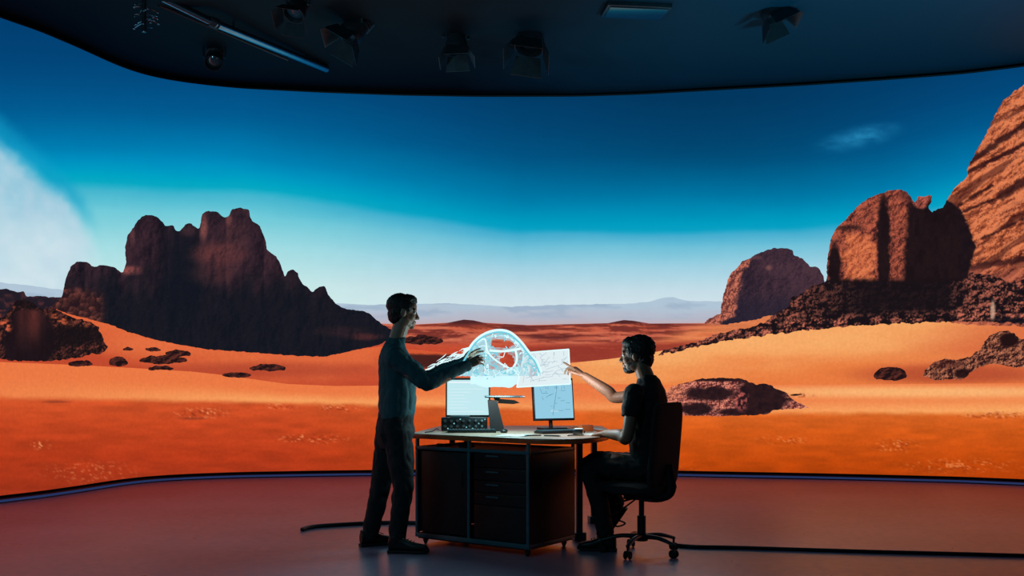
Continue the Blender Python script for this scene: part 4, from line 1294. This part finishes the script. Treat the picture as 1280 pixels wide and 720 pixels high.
def head_shapes(H, s):
    """head in its own frame: x forward, y left, z up, origin between the eyes' level and skull centre"""
    mb = MB()
    E = lambda c, r: mb.ell(Vector(c) * s, tuple(k * s for k in r), None, 20, 14)
    E((-0.014, 0, 0.022), (0.096, 0.075, 0.094)); E((0.026, 0, -0.028), (0.066, 0.060, 0.082)); E((0.036, 0, -0.082), (0.046, 0.044, 0.032))
    E((0.074, 0, -0.100), (0.020, 0.022, 0.017)); E((0.058, 0, 0.038), (0.038, 0.055, 0.045))
    for y in (-1, 1):
        E((0.056, 0.036 * y, -0.034), (0.030, 0.024, 0.026)); E((-0.004, 0.074 * y, -0.012), (0.021, 0.009, 0.032)); E((0.000, 0.078 * y, -0.006), (0.013, 0.008, 0.018))
        E((0.097, 0.010 * y, -0.040), (0.011, 0.009, 0.008)); mb.tube([Vector((0.088, 0.008 * y, 0.020)) * s, Vector((0.078, 0.048 * y, 0.020)) * s], [0.010 * s, 0.009 * s], caps='round')
        E((0.012, 0.050 * y, -0.075), (0.040, 0.014, 0.030))
    mb.tube([Vector((0.086, 0, 0.012)) * s, Vector((0.100, 0, -0.015)) * s, Vector((0.112, 0, -0.036)) * s], [0.009 * s, 0.010 * s, 0.0115 * s], caps='round')
    E((0.091, 0, -0.064), (0.011, 0.024, 0.0062)); E((0.088, 0, -0.0755), (0.011, 0.020, 0.0068)); E((0.078, 0, -0.070), (0.016, 0.032, 0.020))
    mb.v = [H @ p for p in mb.v]
    return mb


def hand_shapes(mb, wrist, d, n, side, curl=0.35, spread=0.12, s=1.0, pointing=False):
    """palm and five fingers; d fingers' direction, n palm normal (palm side), side +1/-1 where the thumb is along d x n"""
    d = Vector(d).normalized(); n = Vector(n); n = (n - d * n.dot(d)).normalized(); t = d.cross(n) * side
    w = Vector(wrist)
    P = lambda a, b, c: w + (d * a + t * b + n * c) * s
    mb.loft([(P(-.02, 0, 0), .026 * s, .019 * s, t, n), (P(.02, .002, 0), .033 * s, .018 * s, t, n), (P(.06, 0, .0), .041 * s, .016 * s, t, n), (P(.092, 0, 0), .040 * s, .012 * s, t, n)], 16, 3)
    L = (0.078, 0.086, 0.080, 0.062); off = (0.029, 0.010, -0.010, -0.029); base = (0.088, 0.094, 0.090, 0.080)
    for k in range(4):
        c0 = curl * (1.0 + 0.16 * k) * (0.15 if (pointing and k == 0) else (2.0 if pointing else 1.0))
        ang = 0.0; p = P(base[k] - .012, off[k], 0); pts = [p]; dd = (d + t * spread * (1.5 - k) / 1.5).normalized()
        for j, q in enumerate((0.46, 0.30, 0.24)):
            ang += c0 * (0.9, 1.1, 0.7)[j]
            v = dd * math.cos(ang) + n * math.sin(ang)
            p = p + v * (L[k] * q + (.012 if j == 0 else 0)) * s; pts.append(p)
        r = (0.0088, 0.0092, 0.0088, 0.0078)[k] * s
        mb.tube(pts, [r * 1.08, r, r * .92, r * .78], n=10, smooth=3, caps='round')
    pts = [P(.012, .020, .006), P(.040, .046, .014), P(.066, .060, .020), P(.086, .064, .026)]
    mb.tube(pts, [.015 * s, .0125 * s, .0105 * s, .0085 * s], n=10, smooth=3, caps='round')


def eye_parts(H, s, parent):
    for y in (-1, 1):
        e = MB().ell(H @ (Vector((0.0775, 0.031 * y, 0.0)) * s), 0.0122 * s, None, 14, 10).build('eye', M_EYE, parent)
        MB().ell(H @ (Vector((0.0862, 0.0315 * y, 0.0)) * s), (0.0052 * s, 0.0052 * s, 0.0052 * s), None, 10, 8).build('iris', M_IRIS, e)


def shoe(parent, heel, toe, mat, s=1.0, pitch_up=Z, name='shoe'):
    heel = Vector(heel); toe = Vector(toe); d = (toe - heel); L = d.length; d.normalize()
    u = (pitch_up - d * d.dot(pitch_up)).normalized(); t = d.cross(u)
    sole = MB(); up = MB()
    P = lambda a, h: heel + d * (a * L) + u * h
    prof = [(0.0, .030, 0), (0.06, .034, 0), (0.25, .034, .0), (0.45, .034, .0), (0.68, .045, .0), (0.86, .042, .0), (0.96, .030, .006), (1.0, .016, .010)]
    sole.loft([(P(a, .012 + b), w * s, .012, t, u) for a, w, b in prof], 18, 3, 3.0)
    hts = [(0.015, .028, .040), (0.08, .034, .050), (0.25, .034, .055), (0.42, .034, .042), (0.60, .041, .030), (0.80, .041, .024), (0.93, .030, .018), (0.985, .016, .012)]
    up.loft([(P(a, .018 + h), w * s, h, t, u) for a, w, h in hts], 18, 3, 2.3)
    up.tube([P(.17, .07), P(.16, .12)], [.040 * s, .042 * s], n=14)
    o = up.skin(name, mat, parent, 0.005, 3)
    sole.build('sole', M_SOLE, o)
    lc = MB()
    for k in range(4):
        a = .42 + k * .07; h = np.interp(a, [.42, .6, .8], [.103, .082, .068])
        lc.tube([P(a, h) - t * .02, P(a + .015, h + .004), P(a, h) + t * .02], .0028, n=6, smooth=3)
    lc.build('laces', M_SOLE, o)
    return o


def folds(amp, freq, seed=0.0, stretch=(1, 1, 1)):
    def f(co):
        p = Vector((co.x * stretch[0], co.y * stretch[1], co.z * stretch[2])) * freq + Vector((seed, seed, seed))
        return amp * (abs(mnoise.noise(p)) * 1.4 - .35 + 0.4 * mnoise.noise(p * 2.3))
    return f


# ================================================================== standing man
X0 = at(495, 535, 7.2)
man = empty('person', (X0.x, X0.y, 0)); tag(man, 'standing man in dark teal sweater and jeans reaching into the hologram', 'person')
S = lambda px, py, d=7.2: at(px, py, d)
fx = Vector((1, 0.10, 0)).normalized(); sy = Vector((-0.10, 1, 0)).normalized()
hd = S(503.5, 389.5, 7.2)
H1 = frame((0.965, 0.22, -0.10), Z, hd)
HS1 = 1.0
nearA = [S(493, 446, 7.03), S(533, 478, 6.98), S(580, 459, 7.10)]
farA = [S(494, 446, 7.38), S(531, 473, 7.45), S(576, 454, 7.46)]
nearL = [S(497, 545, 7.12), S(504, 606, 7.07), S(497, 672, 7.08)]
farL = [S(488, 545, 7.28), S(476, 606, 7.31), S(463, 668, 7.335)]

b = head_shapes(H1, HS1)
b.tube([S(492, 436), S(496, 424), S(502, 406)], [.056, .057, .058], n=16, smooth=4, caps='round')
b.loft([(S(493, 560), .085, .13, fx, sy), (S(494, 540), .112, .155, fx, sy), (S(497, 505), .100, .135, fx, sy), (S(497, 470), .108, .155, fx, sy), (S(494, 448), .100, .165, fx, sy), (S(492.5, 434), .052, .10, fx, sy), (S(494, 427), .042, .05, fx, sy)], 20, 4)
for a in (nearA, farA):
    b.tube(a, [.050, .041, .029], n=14, smooth=6, caps='round'); b.ell(a[0], .056)
for a in (nearL, farL):
    b.tube(a, [.078, .052, .038], n=14, smooth=6, caps='round')
hand_shapes(b, nearA[2] + (nearA[2] - nearA[1]).normalized() * .02, S(606, 444, 7.16) - nearA[2], Vector((.25, .8, -.45)), 1, 0.30, .16, .98)
hand_shapes(b, farA[2] + (farA[2] - farA[1]).normalized() * .02, S(604, 436, 7.50) - farA[2], Vector((.25, -.8, -.45)), -1, 0.30, .16, .98)
b.skin('body', M_SKIN_A, man, 0.0045, 3)
eye_parts(H1, HS1, man)
hr = MB()
for c, r in (((-.022, 0, .042), (.100, .082, .086)), ((.034, 0, .090), (.058, .062, .036)), ((-.050, 0, -.022), (.056, .066, .074)), ((-.03, 0, .0), (.075, .078, .07)), ((.012, .060, .030), (.048, .022, .050)), ((.012, -.060, .030), (.048, .022, .050)), ((.058, 0, .078), (.036, .05, .026))):
    hr.ell(H1 @ Vector(c), r, H1.to_3x3().to_4x4(), 18, 12)
hr.skin('hair', M_HAIR, man, 0.005, 2, folds(.006, 55, 2, (1, 1, .5)))
sw = MB()
sw.loft([(S(494.5, 523), .122, .168, fx, sy), (S(496, 512), .128, .168, fx, sy), (S(497, 490), .132, .172, fx, sy), (S(496.5, 470), .132, .180, fx, sy), (S(494.5, 450), .122, .192, fx, sy), (S(493, 437), .088, .150, fx, sy), (S(494.5, 428), .068, .084, fx, sy), (S(496.5, 422.5), .065, .064, fx, sy)], 24, 4)
for a in (nearA, farA):
    sw.tube([a[0], a[0].lerp(a[1], .55), a[1], a[1].lerp(a[2], .5), a[2] + (a[2] - a[1]).normalized() * .025], [.076, .066, .060, .050, .040], n=16, smooth=5, caps='round')
    sw.ell(a[0], (.072, .070, .076))
sw.skin('sweater', M_SWEAT, man, 0.006, 4, folds(.011, 11, 3, (1, 1, .8)))
tr = MB()
tr.loft([(S(493, 560), .10, .15, fx, sy), (S(493.5, 543), .134, .172, fx, sy), (S(494.5, 525), .128, .166, fx, sy), (S(496, 512), .120, .158, fx, sy)], 22, 4)
for a in (nearL, farL):
    tr.tube([a[0] + Vector((0, 0, .03)), a[0].lerp(a[1], .5), a[1], a[1].lerp(a[2], .45), a[2] + Vector((0, 0, .01))], [.106, .092, .074, .068, .060], n=18, smooth=6, caps='round')
tr.skin('trousers', M_TROUSER, man, 0.006, 4, folds(.010, 13, 7, (1, 1, .7)))
f0 = Vector((nearL[2].x - .065, nearL[2].y - .015, 0)); shoe(man, f0, f0 + Vector((.285, -.03, 0)), M_SHOE)
f0 = Vector((farL[2].x - .07, farL[2].y - .03, 0)); shoe(man, f0, f0 + Vector((.235, .14, 0)), M_SHOE)

# ================================================================== seated man
P = lambda px, py, d=7.05: at(px, py, d)
X1 = P(815, 560, 7.05)
sit = empty('person', (X1.x, X1.y, 0)); tag(sit, 'seated man in black t-shirt touching the glowing panel with one raised arm', 'person')
fx = Vector((-0.92, 0.38, 0)).normalized(); sy = Vector((-0.38, -0.92, 0)).normalized()
hd = P(796, 443, 7.08)
HS2 = 1.06
H2 = frame((-0.93, 0.33, -0.06), Z, hd)
nearA = [P(793, 492, 6.90), P(784, 545, 6.86), P(757, 542, 7.08)]
farA = [P(817, 488, 7.24), P(772, 497, 7.36), P(731, 470, 7.44)]
nearL = [P(806, 586, 6.98), P(739, 581, 7.12), P(757, 668, 7.14)]
farL = [P(810, 584, 7.16), P(745, 578, 7.40), P(771, 630, 7.33)]
b = head_shapes(H2, HS2)
b.tube([P(811, 488), P(808, 474), P(802, 458)], [.066, .060, .056], n=16, smooth=4, caps='round')
b.loft([(P(813, 592), .10, .15, fx, sy), (P(812, 578), .110, .16, fx, sy), (P(808, 552), .100, .14, fx, sy), (P(808, 520), .108, .16, fx, sy), (P(809, 498), .100, .17, fx, sy), (P(811, 483), .066, .12, fx, sy), (P(811, 475), .048, .06, fx, sy)], 20, 4)
for a in (nearA, farA):
    b.tube([a[0], a[1], a[1].lerp(a[2], .3), a[2]], [.050, .042, .043, .029], n=14, smooth=6, caps='round'); b.ell(a[0], .056)
for a in (nearL, farL):
    b.tube(a, [.080, .054, .040], n=14, smooth=6, caps='round')
hand_shapes(b, nearA[2] + (nearA[2] - nearA[1]).normalized() * .015, P(738, 544.5, 7.2) - nearA[2], Vector((.0, .1, -1)), -1, 0.22, .12, 1.0)
hand_shapes(b, farA[2] + (farA[2] - farA[1]).normalized() * .015, P(712, 455, 7.50) - farA[2], Vector((-.25, .15, -.9)), 1, 0.30, .12, 1.0, pointing=True)
b.skin('body', M_SKIN_B, sit, 0.0045, 3)
eye_parts(H2, HS2, sit)
hr = MB()
for c, r in (((-.024, 0, .040), (.104, .085, .090)), ((.030, 0, .078), (.062, .066, .042)), ((-.052, 0, -.026), (.058, .068, .078)), ((-.03, 0, .0), (.075, .078, .07)), ((.008, .062, .024), (.048, .022, .056)), ((.008, -.062, .024), (.048, .022, .056))):
    hr.ell(H2 @ (Vector(c) * HS2), tuple(k * HS2 for k in r), H2.to_3x3().to_4x4(), 18, 12)
hr.skin('hair', M_HAIR, sit, 0.005, 2, folds(.007, 60, 5))
bd = MB()   # short beard
for c, r in (((.052, 0, -.100), (.042, .044, .022)), ((.082, 0, -.090), (.014, .026, .016)), ((.030, .045, -.072), (.034, .016, .034)), ((.030, -.045, -.072), (.034, .016, .034)), ((.092, 0, -.0535), (.009, .024, .005))):
    bd.ell(H2 @ (Vector(c) * HS2), tuple(k * HS2 for k in r), H2.to_3x3().to_4x4(), 16, 10)
bd.skin('beard', M_HAIR, sit, 0.0045, 2, folds(.004, 90, 1))
ts = MB()
ts.loft([(P(813, 588), .120, .172, fx, sy), (P(811, 572), .122, .170, fx, sy), (P(808, 550), .122, .166, fx, sy), (P(808.5, 522), .132, .178, fx, sy), (P(810, 500), .130, .190, fx, sy), (P(811.5, 485), .100, .150, fx, sy), (P(810.5, 475), .076, .090, fx, sy), (P(809, 468.5), .063, .064, fx, sy)], 24, 4)
for a in (nearA, farA):
    ts.tube([a[0], a[0].lerp(a[1], .30), a[0].lerp(a[1], .56)], [.076, .072, .064], n=16, smooth=5); ts.ell(a[0], (.072, .070, .074))
ts.skin('t_shirt', M_TSHIRT, sit, 0.006, 4, folds(.010, 11, 13))
tr = MB()
tr.loft([(P(814, 596), .10, .16, fx, sy), (P(812, 584), .126, .176, fx, sy), (P(810, 570), .118, .162, fx, sy)], 22, 4)
for a in (nearL, farL):
    tr.tube([a[0], a[0].lerp(a[1], .5), a[1], a[1].lerp(a[2], .45), a[2] - (a[2] - a[1]).normalized() * .01], [.100, .090, .076, .068, .062], n=18, smooth=6, caps='round')
tr.skin('trousers', M_TROUSER_B, sit, 0.006, 4, folds(.009, 13, 17))
f0 = Vector((nearL[2].x + .075, nearL[2].y - .03, 0)); shoe(sit, f0, f0 + Vector((-.27, .06, 0)), M_SHOE)
# the far foot is tucked back, heel lifted, toe on the chair base
h0 = farL[2] + Vector((.075, -.02, -.035)); t0 = Vector((farL[2].x - .03, farL[2].y + .03, .0)) + Vector((-.02, 0, .075))
shoe(sit, h0, t0, M_SNK, 1.0, Vector((-1, .2, .6)))
# ------------------------------------------------------------------ gear under the ceiling
M_GEAR = surf('black_fixture_paint', (34, 42, 46), 0.36, metal=0.4, var=0.25)
M_LENS = surf('dark_glass_lens', (34, 52, 60), 0.12, var=0.1, spec=0.8)
M_PIPE = surf('blue_sheen_pipe', (120, 150, 165), 0.22, metal=1.0, var=0.1)
CEIL = 4.74


def spot(px, py, d, aim, label, s=1.0, barn=True):
    p = at(px, py, d); ax = Vector(aim).normalized()
    t = empty('studio_spotlight', p); tag(t, label, 'light', 'studio lights hung under the dark ceiling')
    M = axis_frame(ax, p)
    MB().lathe([(.03 * s, -.20 * s), (.075 * s, -.19 * s), (.085 * s, -.15 * s), (.085 * s, .02 * s), (.10 * s, .05 * s), (.10 * s, .12 * s), (.092 * s, .12 * s), (.088 * s, .06 * s), (.02 * s, .055 * s)], M, 24).build('housing', M_GEAR, t)
    fins = MB()
    for k in range(5): fins.lathe([(.086 * s, -.14 * s + k * .025 * s), (.094 * s, -.138 * s + k * .025 * s), (.094 * s, -.134 * s + k * .025 * s), (.086 * s, -.132 * s + k * .025 * s)], M, 24)
    fins.build('cooling_rib', M_GEAR, t)
    MB().lathe([(.002, .060 * s), (.086 * s, .064 * s), (.07 * s, .082 * s), (.03 * s, .092 * s), (.002, .094 * s)], M, 24).build('lens', M_LENS, t)
    if barn:
        for k in range(4):
            a = k * math.pi / 2; x = Vector((math.cos(a), math.sin(a), 0)); y = Vector((-math.sin(a), math.cos(a), 0))
            q = [x * .10 - y * .085 + Z * .12, x * .10 + y * .085 + Z * .12, x * .155 + y * .11 + Z * .24, x * .155 - y * .11 + Z * .24]
            q = [M @ (v * s) for v in q]; nn = M.to_3x3() @ (x * .004)
            MB().add(q + [v + nn for v in q], [(0, 1, 2, 3), (7, 6, 5, 4), (0, 4, 5, 1), (1, 5, 6, 2), (2, 6, 7, 3), (3, 7, 4, 0)]).build('barn_door', M_GEAR, t, smooth=False)
    # yoke and clamp up to the ceiling
    sx = ax.cross(Z).normalized() * .115 * s
    top = p + Z * .20 * s
    MB().tube([p + sx, p + sx + Z * .12 * s, top + sx * .4, top - sx * .4, p - sx + Z * .12 * s, p - sx], .011 * s, n=8, smooth=3).build('yoke', M_GEAR, t)
    MB().tube([top - Z * .01, Vector((p.x, p.y, CEIL + .005))], .016, n=10).build('drop_pipe', M_GEAR, t)
    return t


spot(446, 34, 10.2, (-.55, -.3, -.75), 'studio spotlight tilted down-left, left of centre under the ceiling', 1.25)
spot(372, 8, 9.6, (-.2, -.5, -.8), 'cut-off studio spotlight at the top edge, left of the tilted one', 1.0)
spot(570, 48, 10.6, (.05, -.2, -.95), 'nearly black downward studio spotlight above the hologram', 1.15)
spot(664, 42, 10.6, (-.15, -.35, -.9), 'large dim studio spotlight just right of top centre', 1.5)
spot(268, 72, 11.0, (.1, -.6, -.7), 'small dim studio spotlight behind the long pipe', 0.95, False)
spot(960, 6, 9.9, (.45, -.2, -.85), 'studio spotlight tilted down-right at the top right', 1.2)
# a soft lamp box seen from below
t = empty('panel_light', at(795, 10, 9.8)); tag(t, 'flat rectangular panel light hung at top right of centre', 'light')
c = at(795, 10, 9.8)
MB().box(c, (.62, .34, .09), .12, .01).build('housing', M_GEAR, t)
MB().box(c - Z * .05, (.56, .28, .012), .12, .004).build('diffuser', M_LENS, t)
MB().tube([c + Z * .04, Vector((c.x, c.y, CEIL + .005))], .014).build('drop_pipe', M_GEAR, t)
MB().box(c + Vector((-.40, 0, .06)), (.10, .06, .03), .12, .004).build('bracket', M_GEAR, t)
# long pipe in two lengths
a, m_, e_ = at(196, -6, 9.6), at(268, 29, 9.9), at(408, 86, 11.6)
t = empty('lighting_pipe', m_); tag(t, 'long thin pipe slanting under the ceiling at upper left, glinting blue', 'pipe')
MB().tube([a, m_], .036, n=14).build('tube', M_PIPE, t); MB().tube([m_, e_], .040, n=14).build('tube', M_PIPE, t)
MB().tube([m_ + (a - m_).normalized() * .05, m_ + (e_ - m_).normalized() * .05], .05, n=14).build('joint', M_GEAR, t)
for q in (a.lerp(m_, .3), m_.lerp(e_, .15), m_.lerp(e_, .8)):
    MB().tube([q, Vector((q.x, q.y, CEIL + .005))], .010).build('hanger', M_GEAR, t)
MB().tube([a + Vector((-.02, .12, -.05)), m_.lerp(e_, .6) + Vector((0, .1, -.05))], .012, n=8).build('cable', M_GEAR, t)
# bundle of metal fittings glinting in the dark grid
t = empty('rigging_bundle', at(180, 24, 9.4)); tag(t, 'bundle of small glinting metal fittings under the ceiling at far left', 'rigging')
rnd = random.Random(3)
c = at(180, 24, 9.4)
MB().tube([c + Vector((0, 0, -.12)), Vector((c.x, c.y, CEIL + .005))], .022).build('drop_pipe', M_GEAR, t)
mb = MB()
for k in range(26):
    p = c + Vector((rnd.uniform(-.13, .13), rnd.uniform(-.1, .1), rnd.uniform(-.14, .12))); mb.ell(p, rnd.uniform(.006, .013), None, 8, 6)
    mb.tube([p, Vector((c.x, c.y, p.z + .03))], .003, n=5)
o = mb.build('fitting', M_PIPE, t); o['kind'] = 'stuff'
lamp('ceiling_fill', 'SPOT', (4.2, 6.5, 1.8), 650, (0.1, 0.55, 0.8), 0.4, aim=(3.4, 9.8, 4.74), spot=1.5)  # added unseen spot that brightens the teal side of the ceiling
lamp('grid_fill', 'SPOT', (-3.6, 6.0, 2.4), 350, (0.35, 0.75, 1.0), 0.15, aim=(-1.8, 10.0, 4.4), spot=0.8)  # added unseen spot so the hung fixtures at left show up
